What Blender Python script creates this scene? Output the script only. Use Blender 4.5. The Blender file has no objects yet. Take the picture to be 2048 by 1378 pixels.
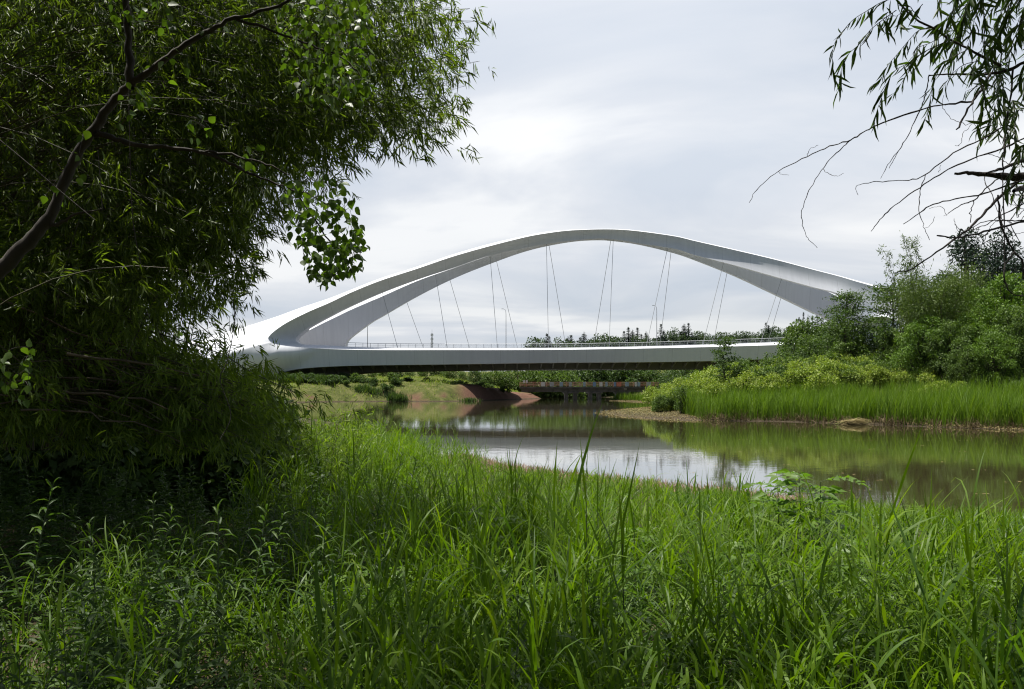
import bpy, math
import numpy as np
from mathutils import Vector

C = bpy.context.scene.collection
R = math.radians
sc = bpy.context.scene

# ------------------------------------------------------------------ camera, light, exposure
F, CX, HOR, EYE = 1450.0, 1024.0, 780.0, 2.8      # focal length in photo pixels, centre column, horizon row, eye height over the water
cam = bpy.data.cameras.new('camera')
cam.sensor_width = 36.0
cam.lens = F / 2048 * 36.0
cam.shift_y = (HOR - 689) / 2048
cam.clip_start, cam.clip_end = 0.05, 6000
co = bpy.data.objects.new('camera', cam)
C.objects.link(co)
co.location = (0, 0, EYE)
co.rotation_euler = (R(90), 0, 0)
sc.camera = co

SUN = Vector((-0.24, 0.08, 0.965)).normalized()
sl = bpy.data.lights.new('sun', 'SUN')
sl.energy, sl.angle, sl.color = 5.0, R(0.7), (1.0, 0.955, 0.88)
so = bpy.data.objects.new('sun', sl)
C.objects.link(so)
so.rotation_euler = SUN.to_track_quat('Z', 'Y').to_euler()

world = bpy.data.worlds.new('World')
sc.world = world
world.use_nodes = True
def build_world():
    nt = world.node_tree
    n, l = nt.nodes, nt.links
    n.clear()
    out = n.new('ShaderNodeOutputWorld')
    bg = n.new('ShaderNodeBackground')
    bg.inputs['Strength'].default_value = 0.061
    sky = n.new('ShaderNodeTexSky')
    sky.sky_type = 'NISHITA'
    sky.sun_disc = False
    sky.sun_elevation = math.asin(SUN.z)
    sky.sun_rotation = math.atan2(SUN.x, SUN.y)
    sky.dust_density = 2.0
    tc = n.new('ShaderNodeTexCoord')
    sep = n.new('ShaderNodeSeparateXYZ')
    l.new(tc.outputs['Generated'], sep.inputs[0])
    zc = n.new('ShaderNodeMath'); zc.operation = 'MAXIMUM'; zc.inputs[1].default_value = 0.0
    l.new(sep.outputs['Z'], zc.inputs[0])
    za = n.new('ShaderNodeMath'); za.operation = 'ADD'; za.inputs[1].default_value = 0.16
    l.new(zc.outputs[0], za.inputs[0])
    dx = n.new('ShaderNodeMath'); dx.operation = 'DIVIDE'
    dy = n.new('ShaderNodeMath'); dy.operation = 'DIVIDE'
    l.new(sep.outputs['X'], dx.inputs[0]); l.new(za.outputs[0], dx.inputs[1])
    l.new(sep.outputs['Y'], dy.inputs[0]); l.new(za.outputs[0], dy.inputs[1])
    cb = n.new('ShaderNodeCombineXYZ')
    l.new(dx.outputs[0], cb.inputs[0]); l.new(dy.outputs[0], cb.inputs[1])
    mp = n.new('ShaderNodeMapping'); mp.inputs['Scale'].default_value = (0.8, 1.35, 1); mp.inputs['Location'].default_value = (3.35, 1.2, 0)
    mp.inputs['Rotation'].default_value = (0, 0, R(-14))
    l.new(cb.outputs[0], mp.inputs[0])
    n1 = n.new('ShaderNodeTexNoise'); n1.inputs['Scale'].default_value = 0.9; n1.inputs['Detail'].default_value = 9; n1.inputs['Roughness'].default_value = 0.52; n1.inputs['Distortion'].default_value = 0.5
    n2 = n.new('ShaderNodeTexNoise'); n2.inputs['Scale'].default_value = 0.42; n2.inputs['Detail'].default_value = 4
    l.new(mp.outputs[0], n1.inputs['Vector']); l.new(mp.outputs[0], n2.inputs['Vector'])
    r1 = n.new('ShaderNodeValToRGB')
    e = r1.color_ramp.elements
    e[0].position, e[0].color = 0.38, (5.7, 6.2, 6.95, 1)
    e[1].position, e[1].color = 0.61, (8.4, 8.5, 8.6, 1)
    m = e.new(0.5); m.color = (6.7, 7.0, 7.5, 1)
    l.new(n1.outputs[0], r1.inputs[0])
    # cover: nearly closed veil, a bluish sky through its thin places
    r2 = n.new('ShaderNodeMapRange')
    r2.inputs['From Min'].default_value, r2.inputs['From Max'].default_value = 0.32, 0.62
    r2.inputs['To Min'].default_value, r2.inputs['To Max'].default_value = 0.74, 0.98
    l.new(n2.outputs[0], r2.inputs[0])
    # brightest ahead, dimmed behind the camera to deepen the shade
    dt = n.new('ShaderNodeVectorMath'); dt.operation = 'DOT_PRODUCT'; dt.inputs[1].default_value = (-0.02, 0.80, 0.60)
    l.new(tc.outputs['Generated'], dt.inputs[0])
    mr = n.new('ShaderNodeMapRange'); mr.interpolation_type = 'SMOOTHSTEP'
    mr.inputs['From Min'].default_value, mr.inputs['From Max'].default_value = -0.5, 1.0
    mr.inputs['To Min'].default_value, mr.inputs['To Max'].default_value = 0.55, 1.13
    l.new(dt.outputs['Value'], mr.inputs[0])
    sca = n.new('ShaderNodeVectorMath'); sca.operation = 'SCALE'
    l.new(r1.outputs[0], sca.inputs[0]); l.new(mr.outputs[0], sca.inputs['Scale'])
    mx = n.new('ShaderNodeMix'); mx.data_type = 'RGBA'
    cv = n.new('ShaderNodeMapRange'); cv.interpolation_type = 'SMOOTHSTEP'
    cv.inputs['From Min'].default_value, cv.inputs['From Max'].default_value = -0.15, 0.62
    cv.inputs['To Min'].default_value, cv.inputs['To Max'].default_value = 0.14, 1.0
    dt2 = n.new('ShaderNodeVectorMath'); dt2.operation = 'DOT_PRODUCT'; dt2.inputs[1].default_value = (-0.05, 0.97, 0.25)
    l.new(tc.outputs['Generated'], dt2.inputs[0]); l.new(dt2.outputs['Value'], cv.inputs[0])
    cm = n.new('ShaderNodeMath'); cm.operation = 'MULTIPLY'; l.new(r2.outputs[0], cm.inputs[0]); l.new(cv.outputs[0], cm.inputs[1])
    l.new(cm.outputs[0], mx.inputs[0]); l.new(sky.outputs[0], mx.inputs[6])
    el = n.new('ShaderNodeMapRange')
    el.inputs['From Min'].default_value, el.inputs['From Max'].default_value = 0.0, 0.5
    el.inputs['To Min'].default_value, el.inputs['To Max'].default_value = 0.95, 1.17
    l.new(sep.outputs['Z'], el.inputs[0])
    sc2 = n.new('ShaderNodeVectorMath'); sc2.operation = 'SCALE'
    l.new(sca.outputs[0], sc2.inputs[0]); l.new(el.outputs[0], sc2.inputs['Scale'])
    bk = n.new('ShaderNodeMapRange')
    bk.inputs['From Min'].default_value, bk.inputs['From Max'].default_value = -0.6, 0.5
    l.new(dt.outputs['Value'], bk.inputs[0])
    tint = n.new('ShaderNodeMix'); tint.data_type = 'RGBA'
    tint.inputs[6].default_value = (0.92, 1.0, 1.12, 1); tint.inputs[7].default_value = (1, 1, 1, 1)
    l.new(bk.outputs[0], tint.inputs[0])
    tm = n.new('ShaderNodeVectorMath'); tm.operation = 'MULTIPLY'
    l.new(sc2.outputs[0], tm.inputs[0]); l.new(tint.outputs[2], tm.inputs[1])
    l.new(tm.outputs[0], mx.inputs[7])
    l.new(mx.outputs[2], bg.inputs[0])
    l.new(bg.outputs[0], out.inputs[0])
build_world()

sc.view_settings.view_transform = 'Standard'
sc.view_settings.look = 'None'
sc.view_settings.exposure = 0.72
sc.view_settings.gamma = 1.0
sc.view_settings.use_curve_mapping = False
sc.render.engine = 'CYCLES'
sc.cycles.max_bounces = 7
sc.cycles.diffuse_bounces = 3
sc.cycles.transmission_bounces = 5
sc.cycles.glossy_bounces = 3
sc.cycles.caustics_reflective = False
sc.cycles.caustics_refractive = False
sc.cycles.use_denoising = True
sc.cycles.filter_width = 1.15

# ------------------------------------------------------------------ helpers
def P(px, py, Y):
    """The point at distance Y that the photo shows at pixel (px, py)."""
    return np.array([(px - CX) / F * Y, Y, EYE - (py - HOR) / F * Y])

def unit(v):
    v = np.asarray(v, float)
    return v / np.maximum(np.linalg.norm(v, axis=-1, keepdims=True), 1e-9)

def tag(o, label=None, cat=None, group=None, kind=None):
    if label: o['label'] = label
    if cat: o['category'] = cat
    if group: o['group'] = group
    if kind: o['kind'] = kind
    return o

def empty(name, loc, label, cat, group=None):
    o = bpy.data.objects.new(name, None)
    o.empty_display_size = 0.3
    C.objects.link(o)
    o.location = tuple(float(a) for a in loc)
    return tag(o, label, cat, group)

def mesh(name, V, faces, smooth=True):
    """faces: array (N,3) or (N,4), or a list of such arrays."""
    me = bpy.data.meshes.new(name)
    V = np.asarray(V, np.float32)
    if isinstance(faces, np.ndarray): faces = [faces]
    faces = [np.asarray(f, np.int32) for f in faces if len(f)]
    me.vertices.add(len(V)); me.vertices.foreach_set('co', V.ravel())
    tot = np.concatenate([np.full(len(f), f.shape[1], np.int32) for f in faces])
    idx = np.concatenate([f.ravel() for f in faces])
    st = np.concatenate([[0], np.cumsum(tot)[:-1]]).astype(np.int32)
    me.loops.add(len(idx)); me.loops.foreach_set('vertex_index', idx)
    me.polygons.add(len(tot)); me.polygons.foreach_set('loop_start', st)
    try: me.polygons.foreach_set('loop_total', tot)
    except Exception: pass
    me.polygons.foreach_set('use_smooth', np.full(len(tot), smooth, bool))
    me.update(calc_edges=True)
    me.validate()
    return me

def obj(name, me, mat=None, parent=None):
    o = bpy.data.objects.new(name, me)
    C.objects.link(o)
    if mat is not None and not me.materials: me.materials.append(mat)
    if parent is not None: o.parent = parent
    return o

def copy_tree(root, loc, rz, s):
    r = root.copy(); C.objects.link(r)
    r.location = tuple(float(a) for a in loc); r.rotation_euler = (0, 0, rz)
    r.scale = s if hasattr(s, '__len__') else (s, s, s)
    for ch in root.children:
        c = ch.copy(); C.objects.link(c); c.parent = r
    return r

class MB:
    """Collects pieces of one mesh."""
    def __init__(self): self.V, self.T, self.Q, self.n = [], [], [], 0
    def add(self, V, T=None, Q=None):
        V = np.asarray(V, float)
        if T is not None and len(T): self.T.append(np.asarray(T) + self.n)
        if Q is not None and len(Q): self.Q.append(np.asarray(Q) + self.n)
        self.V.append(V); self.n += len(V)
    def box(self, lo, hi):
        x0, y0, z0 = lo; x1, y1, z1 = hi
        V = [(x0,y0,z0),(x1,y0,z0),(x1,y1,z0),(x0,y1,z0),(x0,y0,z1),(x1,y0,z1),(x1,y1,z1),(x0,y1,z1)]
        self.add(V, Q=[(0,3,2,1),(4,5,6,7),(0,1,5,4),(1,2,6,5),(2,3,7,6),(3,0,4,7)])
    def tube(self, pts, r, k=5, cap=False):
        pts = np.asarray(pts, float); m = len(pts)
        r = np.broadcast_to(np.asarray(r, float), (m,))
        t = unit(np.gradient(pts, axis=0))
        ref = np.where(np.abs(t[:, 2:3]) > 0.9, [[1.0, 0, 0]], [[0, 0, 1.0]])
        ref = np.broadcast_to(ref[:1], (m, 3)) if np.all(np.abs(t[:, 2]) < .97) and abs(t[0, 2]) <= .9 else np.broadcast_to(np.array([[1.0, .13, 0]]), (m, 3))
        u = unit(np.cross(t, ref)); v = np.cross(t, u)
        a = np.arange(k) * 2 * math.pi / k
        V = pts[:, None] + r[:, None, None] * (np.cos(a)[None, :, None] * u[:, None] + np.sin(a)[None, :, None] * v[:, None])
        i = np.arange(m - 1)[:, None] * k; j = np.arange(k)[None]; jn = (j + 1) % k
        Q = np.stack([i + j, i + jn, i + k + jn, i + k + j], -1).reshape(-1, 4)
        self.add(V.reshape(-1, 3), Q=Q)
    def mesh(self, name, smooth=True):
        return mesh(name, np.concatenate(self.V), [np.concatenate(x) for x in (self.T, self.Q) if x], smooth)
    def build(self, name, mat, parent=None, smooth=True):
        return obj(name, self.mesh(name, smooth), mat, parent)

def catmull(pts, sub):
    pts = np.asarray(pts, float); n = len(pts)
    p = np.concatenate([2 * pts[:1] - pts[1:2], pts, 2 * pts[-1:] - pts[-2:-1]])
    t = np.linspace(0, 1, sub, endpoint=False)[:, None]
    out = []
    for i in range(n - 1):
        a, b, c, d = p[i:i + 4]
        out.append(0.5 * (2 * b + (c - a) * t + (2 * a - 5 * b + 4 * c - d) * t**2 + (3 * b - a - 3 * c + d) * t**3))
    out.append(pts[-1:])
    return np.concatenate(out)

# leaf shapes: (along, across, lift), triangles
LEAF = {
    'diamond': ([(0,0,0),(.42,-.5,.06),(.45,0,-.04),(.42,.5,.06),(1,0,-.12)], [(0,2,1),(0,3,2),(1,2,4),(2,3,4)]),
    'lance': ([(0,-.08,0),(0,.08,0),(.3,-.5,.03),(.3,0,-.02),(.3,.5,.03),(.68,-.36,.0),(.68,0,-.05),(.68,.36,0),(1,0,-.14)],
              [(0,3,2),(0,1,3),(1,4,3),(2,3,6),(2,6,5),(3,4,7),(3,7,6),(5,6,8),(6,7,8)]),
    'ovate': ([(0,0,0),(.08,-.3,.02),(.32,-.5,.06),(.62,-.34,.03),(1,0,-.1),(.62,.34,.03),(.32,.5,.06),(.08,.3,.02),(.35,0,-.03)],
              [(0,8,1),(1,8,2),(2,8,3),(3,8,4),(4,8,5),(5,8,6),(6,8,7),(7,8,0)]),
    'quad': ([(0,0,0),(.5,-.5,.05),(.5,.5,.05),(1,0,0)], [(0,2,1),(1,2,3)]),
}
def leaves(pos, d, L, W, rng, shape='diamond', flat=0.5, droop=0.0):
    """Many leaves as one vertex/triangle set: axis d, length L, width W; flat = how far the blade faces up."""
    pos = np.asarray(pos, float); d = unit(d); N = len(pos)
    ref = unit(np.array([0, 0, 1.0]) * flat + rng.normal(0, 1, (N, 3)) * (1 - flat * .7))
    side = unit(np.cross(d, ref)); nr = np.cross(side, d)
    tpl, tri = LEAF[shape]; tpl = np.array(tpl)
    L = np.broadcast_to(L, (N,)); W = np.broadcast_to(W, (N,))
    V = pos[:, None] + d[:, None] * (L[:, None] * tpl[:, 0])[..., None] + side[:, None] * (W[:, None] * tpl[:, 1])[..., None] + nr[:, None] * (L[:, None] * tpl[:, 2])[..., None]
    if droop: V[..., 2] -= droop * L[:, None] * tpl[:, 0]**2
    T = (np.arange(N)[:, None, None] * len(tpl) + np.array(tri)[None]).reshape(-1, 3)
    return V.reshape(-1, 3), T

def blades(base, az, e0, bend, L, W, rng, n=5):
    """Curved grass blades: start elevation e0, bending down by `bend` towards the tip."""
    N = len(base)
    s = (np.arange(n) + .5) / n
    e = e0[:, None] - bend[:, None] * s[None]**1.5
    st = (L / n)[:, None]
    az2 = az[:, None] + rng.normal(0, .25, N)[:, None] * s[None]
    hx, hy, hz = np.cos(e) * np.cos(az2) * st, np.cos(e) * np.sin(az2) * st, np.sin(e) * st
    pth = np.cumsum(np.stack([hx, hy, hz], -1), 1)
    pth = np.concatenate([np.zeros((N, 1, 3)), pth], 1) + np.asarray(base)[:, None]
    sa = az + math.pi / 2 + rng.normal(0, .5, N)
    side = np.stack([np.cos(sa), np.sin(sa), rng.normal(0, .25, N)], -1)
    t = np.linspace(0, 1, n + 1)
    w = np.minimum(np.minimum(.55 + 2 * t, 1), (1 - t) * 1.9)[None, :, None] * (W / 2)[:, None, None]
    V = np.stack([pth - side[:, None] * w, pth + side[:, None] * w], 2).reshape(N, -1, 3)
    q = np.array([[2*i, 2*i+1, 2*i+3, 2*i+2] for i in range(n)])
    Q = (np.arange(N)[:, None, None] * (2 * n + 2) + q[None]).reshape(-1, 4)
    return V.reshape(-1, 3), Q

def in_poly(pts, poly):
    x, y = pts[:, 0], pts[:, 1]; poly = np.asarray(poly, float)
    ins = np.zeros(len(pts), bool)
    for (x0, y0), (x1, y1) in zip(poly, np.roll(poly, -1, 0)):
        if y0 == y1: continue
        c = ((y0 > y) != (y1 > y)) & (x < (x1 - x0) * (y - y0) / (y1 - y0) + x0)
        ins ^= c
    return ins
def sample_poly(poly, n, rng):
    poly = np.asarray(poly, float); lo, hi = poly.min(0), poly.max(0); out = []; k = 0
    while k < n:
        p = rng.uniform(lo, hi, (n * 2, 2)); p = p[in_poly(p, poly)]; out.append(p); k += len(p)
    return np.concatenate(out)[:n]
def poly_dist(pts, poly):
    """signed distance: positive outside"""
    poly = np.asarray(poly, float); best = np.full(len(pts), 1e9)
    for a, b in zip(poly, np.roll(poly, -1, 0)):
        ab = b - a; t = np.clip(((pts - a) @ ab) / (ab @ ab), 0, 1)
        best = np.minimum(best, np.linalg.norm(pts - (a + t[:, None] * ab), axis=1))
    return np.where(in_poly(pts, poly), -best, best)
def sstep(a, b, x):
    t = np.clip((np.asarray(x, float) - a) / (b - a), 0, 1); return t * t * (3 - 2 * t)

# ------------------------------------------------------------------ materials
def new_mat(name):
    m = bpy.data.materials.new(name); m.use_nodes = True
    nt = m.node_tree; nt.nodes.clear()
    return m, nt.nodes, nt.links
def ramp(n, stops):
    r = n.new('ShaderNodeValToRGB'); e = r.color_ramp.elements
    e[0].position, e[0].color = stops[0][0], (*stops[0][1], 1)
    e[1].position, e[1].color = stops[-1][0], (*stops[-1][1], 1)
    for p, c in stops[1:-1]:
        x = e.new(p); x.color = (*c, 1)
    return r
def leaf_mat(name, stops, trans=0.4, tcol=(1.5, 1.7, .45), rough=.45, spec=.35, nscale=.6, nmix=.35):
    """Leaf colour differs from leaf to leaf and from one part of the plant to another; part of the light passes through."""
    m, n, l = new_mat(name)
    out = n.new('ShaderNodeOutputMaterial')
    geo = n.new('ShaderNodeNewGeometry')
    no = n.new('ShaderNodeTexNoise'); no.inputs['Scale'].default_value = nscale; no.inputs['Detail'].default_value = 2
    l.new(geo.outputs['Position'], no.inputs['Vector'])
    mx = n.new('ShaderNodeMix'); mx.data_type = 'FLOAT'; mx.inputs[0].default_value = nmix
    l.new(geo.outputs['Random Per Island'], mx.inputs[2]); l.new(no.outputs[0], mx.inputs[3])
    cr = ramp(n, stops); l.new(mx.outputs[0], cr.inputs[0])
    pb = n.new('ShaderNodeBsdfPrincipled'); pb.inputs['Roughness'].default_value = rough; pb.inputs['Specular IOR Level'].default_value = spec
    l.new(cr.outputs[0], pb.inputs['Base Color'])
    tr = n.new('ShaderNodeBsdfTranslucent')
    vm = n.new('ShaderNodeVectorMath'); vm.operation = 'MULTIPLY'; vm.inputs[1].default_value = tcol
    l.new(cr.outputs[0], vm.inputs[0]); l.new(vm.outputs[0], tr.inputs['Color'])
    ms = n.new('ShaderNodeMixShader'); ms.inputs[0].default_value = trans
    l.new(pb.outputs[0], ms.inputs[1]); l.new(tr.outputs[0], ms.inputs[2]); l.new(ms.outputs[0], out.inputs[0])
    return m
def solid_mat(name, c1, c2=None, rough=.6, scale=4.0, bump=0.0, metal=0.0, stretch=(1, 1, 1), detail=6, bdist=.02):
    m, n, l = new_mat(name)
    out = n.new('ShaderNodeOutputMaterial'); pb = n.new('ShaderNodeBsdfPrincipled')
    pb.inputs['Roughness'].default_value = rough; pb.inputs['Metallic'].default_value = metal
    tc = n.new('ShaderNodeTexCoord'); mp = n.new('ShaderNodeMapping'); mp.inputs['Scale'].default_value = stretch
    l.new(tc.outputs['Object'], mp.inputs[0])
    no = n.new('ShaderNodeTexNoise'); no.inputs['Scale'].default_value = scale; no.inputs['Detail'].default_value = detail
    l.new(mp.outputs[0], no.inputs['Vector'])
    cr = ramp(n, [(.3, c1), (.7, c2 or c1)]); l.new(no.outputs[0], cr.inputs[0]); l.new(cr.outputs[0], pb.inputs['Base Color'])
    if bump:
        b = n.new('ShaderNodeBump'); b.inputs['Strength'].default_value = bump; b.inputs['Distance'].default_value = bdist
        l.new(no.outputs[0], b.inputs['Height']); l.new(b.outputs[0], pb.inputs['Normal'])
    l.new(pb.outputs[0], out.inputs[0])
    return m

def bridge_paint():
    m, n, l = new_mat('bridge_white_paint')
    out = n.new('ShaderNodeOutputMaterial'); pb = n.new('ShaderNodeBsdfPrincipled')
    tc = n.new('ShaderNodeTexCoord')
    mp = n.new('ShaderNodeMapping'); mp.inputs['Scale'].default_value = (1.0, .3, .06)
    l.new(tc.outputs['Object'], mp.inputs[0])
    n1 = n.new('ShaderNodeTexNoise'); n1.inputs['Scale'].default_value = 1.6; n1.inputs['Detail'].default_value = 5
    n2 = n.new('ShaderNodeTexNoise'); n2.inputs['Scale'].default_value = .12; n2.inputs['Detail'].default_value = 3
    l.new(mp.outputs[0], n1.inputs['Vector']); l.new(tc.outputs['Object'], n2.inputs['Vector'])
    a = ramp(n, [(.25, (.595, .612, .645)), (.64, (.645, .662, .695))]); l.new(n1.outputs[0], a.inputs[0])
    b = ramp(n, [(.3, (.92, .92, .93)), (.7, (1, 1, 1))]); l.new(n2.outputs[0], b.inputs[0])
    mx = n.new('ShaderNodeMix'); mx.data_type = 'RGBA'; mx.blend_type = 'MULTIPLY'; mx.inputs[0].default_value = 1
    l.new(a.outputs[0], mx.inputs[6]); l.new(b.outputs[0], mx.inputs[7])
    # thin panel joints every 7.5 m along the bridge
    sp = n.new('ShaderNodeSeparateXYZ'); l.new(tc.outputs['Object'], sp.inputs[0])
    mo = n.new('ShaderNodeMath'); mo.operation = 'PINGPONG'; mo.inputs[1].default_value = 3.75; l.new(sp.outputs['X'], mo.inputs[0])
    lt = n.new('ShaderNodeMath'); lt.operation = 'LESS_THAN'; lt.inputs[1].default_value = .028; l.new(mo.outputs[0], lt.inputs[0])
    mj = n.new('ShaderNodeMix'); mj.data_type = 'RGBA'; mj.inputs[7].default_value = (.40, .41, .43, 1)
    l.new(lt.outputs[0], mj.inputs[0]); l.new(mx.outputs[2], mj.inputs[6])
    l.new(mj.outputs[2], pb.inputs['Base Color'])
    pb.inputs['Roughness'].default_value = .62; pb.inputs['Specular IOR Level'].default_value = .25
    l.new(pb.outputs[0], out.inputs[0])
    return m

M = {}
M['white'] = bridge_paint()
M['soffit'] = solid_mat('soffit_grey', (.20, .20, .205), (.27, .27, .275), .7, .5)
M['ribs'] = solid_mat('rib_grey', (.40, .40, .41), (.5, .5, .51), .7, .5)
M['steel'] = solid_mat('rail_steel', (.42, .43, .44), (.52, .53, .54), .4, 2, metal=.3)
M['cable'] = solid_mat('cable_grey', (.25, .26, .27), (.34, .35, .36), .5, 2)
M['lamp'] = solid_mat('lamp_grey', (.22, .23, .24), (.3, .31, .32), .5, 2)
M['concrete'] = solid_mat('old_concrete', (.05, .048, .045), (.13, .125, .115), .85, .8, .3)
M['rust'] = solid_mat('rusty_parapet', (.48, .2, .13), (.62, .4, .3), .8, 1.2)
M['bark'] = solid_mat('brown_bark', (.015, .012, .008), (.048, .038, .026), .85, 14, .6, stretch=(1, 1, .25))
M['dark_bark'] = solid_mat('dark_bark', (.018, .014, .012), (.055, .045, .038), .85, 30, .5)
M['culm'] = solid_mat('bamboo_culm', (.035, .04, .015), (.10, .085, .04), .55, 6, stretch=(1, 1, .3))
M['dry_culm'] = solid_mat('dry_culm', (.045, .032, .02), (.16, .12, .075), .75, 6)
M['stem'] = solid_mat('green_stem', (.04, .06, .02), (.075, .10, .03), .6, 10)
M['bamboo_leaf'] = leaf_mat('bamboo_leaf', [(0, (0.048, 0.076, 0.015)), (.5, (0.092, 0.133, 0.021)), (.9, (0.149, 0.193, 0.030)), (.97, (0.257, 0.178, 0.059))], .42, (1.6, 1.8, .5), .45, .3, 1.1)
M['fresh_lit_bamboo'] = leaf_mat('fresh_lit_bamboo_leaf', [(0, (0.084, 0.126, 0.025)), (.5, (0.147, 0.210, 0.036)), (.9, (0.224, 0.287, 0.050)), (.97, (0.364, 0.280, 0.098))], .45, (1.5, 1.7, .45), .45, .3, 1.1)  # fresh green, with light painted into the colour to lift the dark thicket
M['tallow_leaf'] = leaf_mat('heart_leaf', [(0, (0.039, 0.072, 0.013)), (.6, (0.068, 0.117, 0.018)), (1, (0.111, 0.169, 0.026))], .40, (1.5, 1.7, .4), .45, .3, 1.5)
M['willow_leaf'] = leaf_mat('willow_leaf', [(0, (0.031, 0.059, 0.016)), (.6, (0.056, 0.094, 0.023)), (1, (0.094, 0.133, 0.031))], .35, (1.6, 1.9, .5), .45, .35, 1.5)
M['grass'] = leaf_mat('grass_blade', [(0, (0.039, 0.085, 0.007)), (.4, (0.076, 0.147, 0.010)), (.8, (0.134, 0.219, 0.014)), (.92, (0.195, 0.252, 0.023)), (1, (0.320, 0.289, 0.080))], .45, (1.45, 1.5, .30), .5, .25, .8, .4)
M['broad_grass'] = leaf_mat('broad_grass_blade', [(0, (0.035, 0.077, 0.015)), (.6, (0.062, 0.125, 0.020)), (1, (0.106, 0.188, 0.025))], .42, (1.45, 1.6, .35), .45, .3, .8, .4)
M['weed'] = leaf_mat('weed_leaf', [(0, (0.034, 0.065, 0.019)), (.55, (0.053, 0.093, 0.025)), (.9, (0.079, 0.123, 0.026)), (1, (0.158, 0.150, 0.026))], .34, (1.45, 1.7, .45), .5, .22, 1.2)
M['lime'] = leaf_mat('lime_leaf', [(0, (.07, .14, .018)), (1, (.13, .21, .03))], .42, (1.3, 1.5, .4), .45, .35, 1.0)
M['reed'] = leaf_mat('reed_blade', [(0, (0.066, 0.125, 0.016)), (.5, (0.110, 0.190, 0.020)), (.85, (0.167, 0.250, 0.032)), (.95, (0.282, 0.280, 0.080))], .42, (1.2, 1.3, .35), .5, .2, .9, .5)
M['dead_reed'] = leaf_mat('dead_reed', [(0, (0.043, 0.031, 0.019)), (.5, (0.099, 0.074, 0.040)), (1, (0.186, 0.149, 0.081))], .2, (1, 1, .9), .8, .1, 2)
M['mat_plant'] = leaf_mat('water_plant_litter', [(0, (.12, .09, .04)), (.45, (.23, .18, .085)), (.75, (.28, .24, .11)), (.8, (.15, .17, .045)), (1, (.12, .16, .035))], .15, (1, 1, .8), .85, .1, .9, .45)
M['pink_plant'] = leaf_mat('withered_plant', [(0, (.15, .08, .05)), (.5, (.30, .20, .15)), (1, (.42, .33, .26))], .2, (1, 1, .9), .85, .1, .9)
M['shrub_lime'] = leaf_mat('yellow_green_shrub_leaf', [(0, (0.128, 0.205, 0.032)), (.5, (0.211, 0.284, 0.049)), (1, (0.332, 0.358, 0.082))], .3, (1.25, 1.35, .45), .55, .25, .35, .45)
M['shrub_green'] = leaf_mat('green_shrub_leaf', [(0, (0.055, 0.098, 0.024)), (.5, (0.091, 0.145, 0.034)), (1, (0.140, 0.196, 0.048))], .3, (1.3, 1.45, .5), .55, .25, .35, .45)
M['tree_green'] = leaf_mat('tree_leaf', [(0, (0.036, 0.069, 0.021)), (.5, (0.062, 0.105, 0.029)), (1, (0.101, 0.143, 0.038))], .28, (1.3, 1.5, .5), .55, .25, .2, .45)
M['tree_far'] = leaf_mat('far_tree_leaf', [(0, (0.036, 0.060, 0.034)), (.5, (0.060, 0.094, 0.046)), (1, (0.096, 0.130, 0.058))], .25, (1.2, 1.35, .6), .6, .2, .08, .5)
M['conifer'] = leaf_mat('conifer_needle', [(0, (0.014, 0.031, 0.020)), (.6, (0.028, 0.050, 0.031)), (1, (0.053, 0.077, 0.045))], .15, (1.1, 1.2, .8), .65, .15, .3)
M['bamboo_far'] = leaf_mat('far_bamboo_leaf', [(0, (0.053, 0.095, 0.019)), (.5, (0.088, 0.135, 0.028)), (1, (0.134, 0.185, 0.041))], .28, (1.3, 1.4, .45), .5, .25, .3, .45)
M['lush'] = leaf_mat('lush_tree_leaf', [(0, (0.057, 0.119, 0.017)), (.5, (0.100, 0.177, 0.026)), (1, (0.162, 0.242, 0.038))], .26, (1.3, 1.4, .42), .5, .25, .25, .45)

# ------------------------------------------------------------------ the ground and the river
RIVER = [(400,4),(60,5),(30,7.5),(18,10.5),(11,14),(7.5,17.3),(4.4,19.6),(1.5,22),(-1.6,26),(-4.6,33),(-8,44),(-14,60),(-24,80),(-36,105),(-47,130),(-52,155),(-46,170),
         (-38,175),(-28,178),(-17,177.5),(-10.5,184),(-6,195),(-1,212),(5,226),(9.5,238),(8,262),(2,300),(20,305),(44,262),(40,243),(34,225),(28,208),(25.8,196),(28,176),(31,156),(33,144),(31.5,132),(27.5,124),
         (22,115),(18.3,107),(13.5,96),(11.2,87.5),(11.0,80),(12.4,73),(15.2,67.5),(19,65.0),(22.5,64.5),(26,62),(29.5,58),(33,53),(38,48.5),(48,43),(70,36),(120,30),(400,26)]
RV = np.array(RIVER, float)

def vnoise(x, y, s, seed):
    g = np.random.default_rng(seed).uniform(-1, 1, (64, 64))
    u, v = np.asarray(x) / s, np.asarray(y) / s
    i, j = np.floor(u).astype(int), np.floor(v).astype(int)
    a, b = u - i, v - j; a = a*a*(3-2*a); b = b*b*(3-2*b)
    q = lambda p, r: g[p % 64, r % 64]
    return (q(i,j)*(1-a)+q(i+1,j)*a)*(1-b)+(q(i,j+1)*(1-a)+q(i+1,j+1)*a)*b

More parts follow.
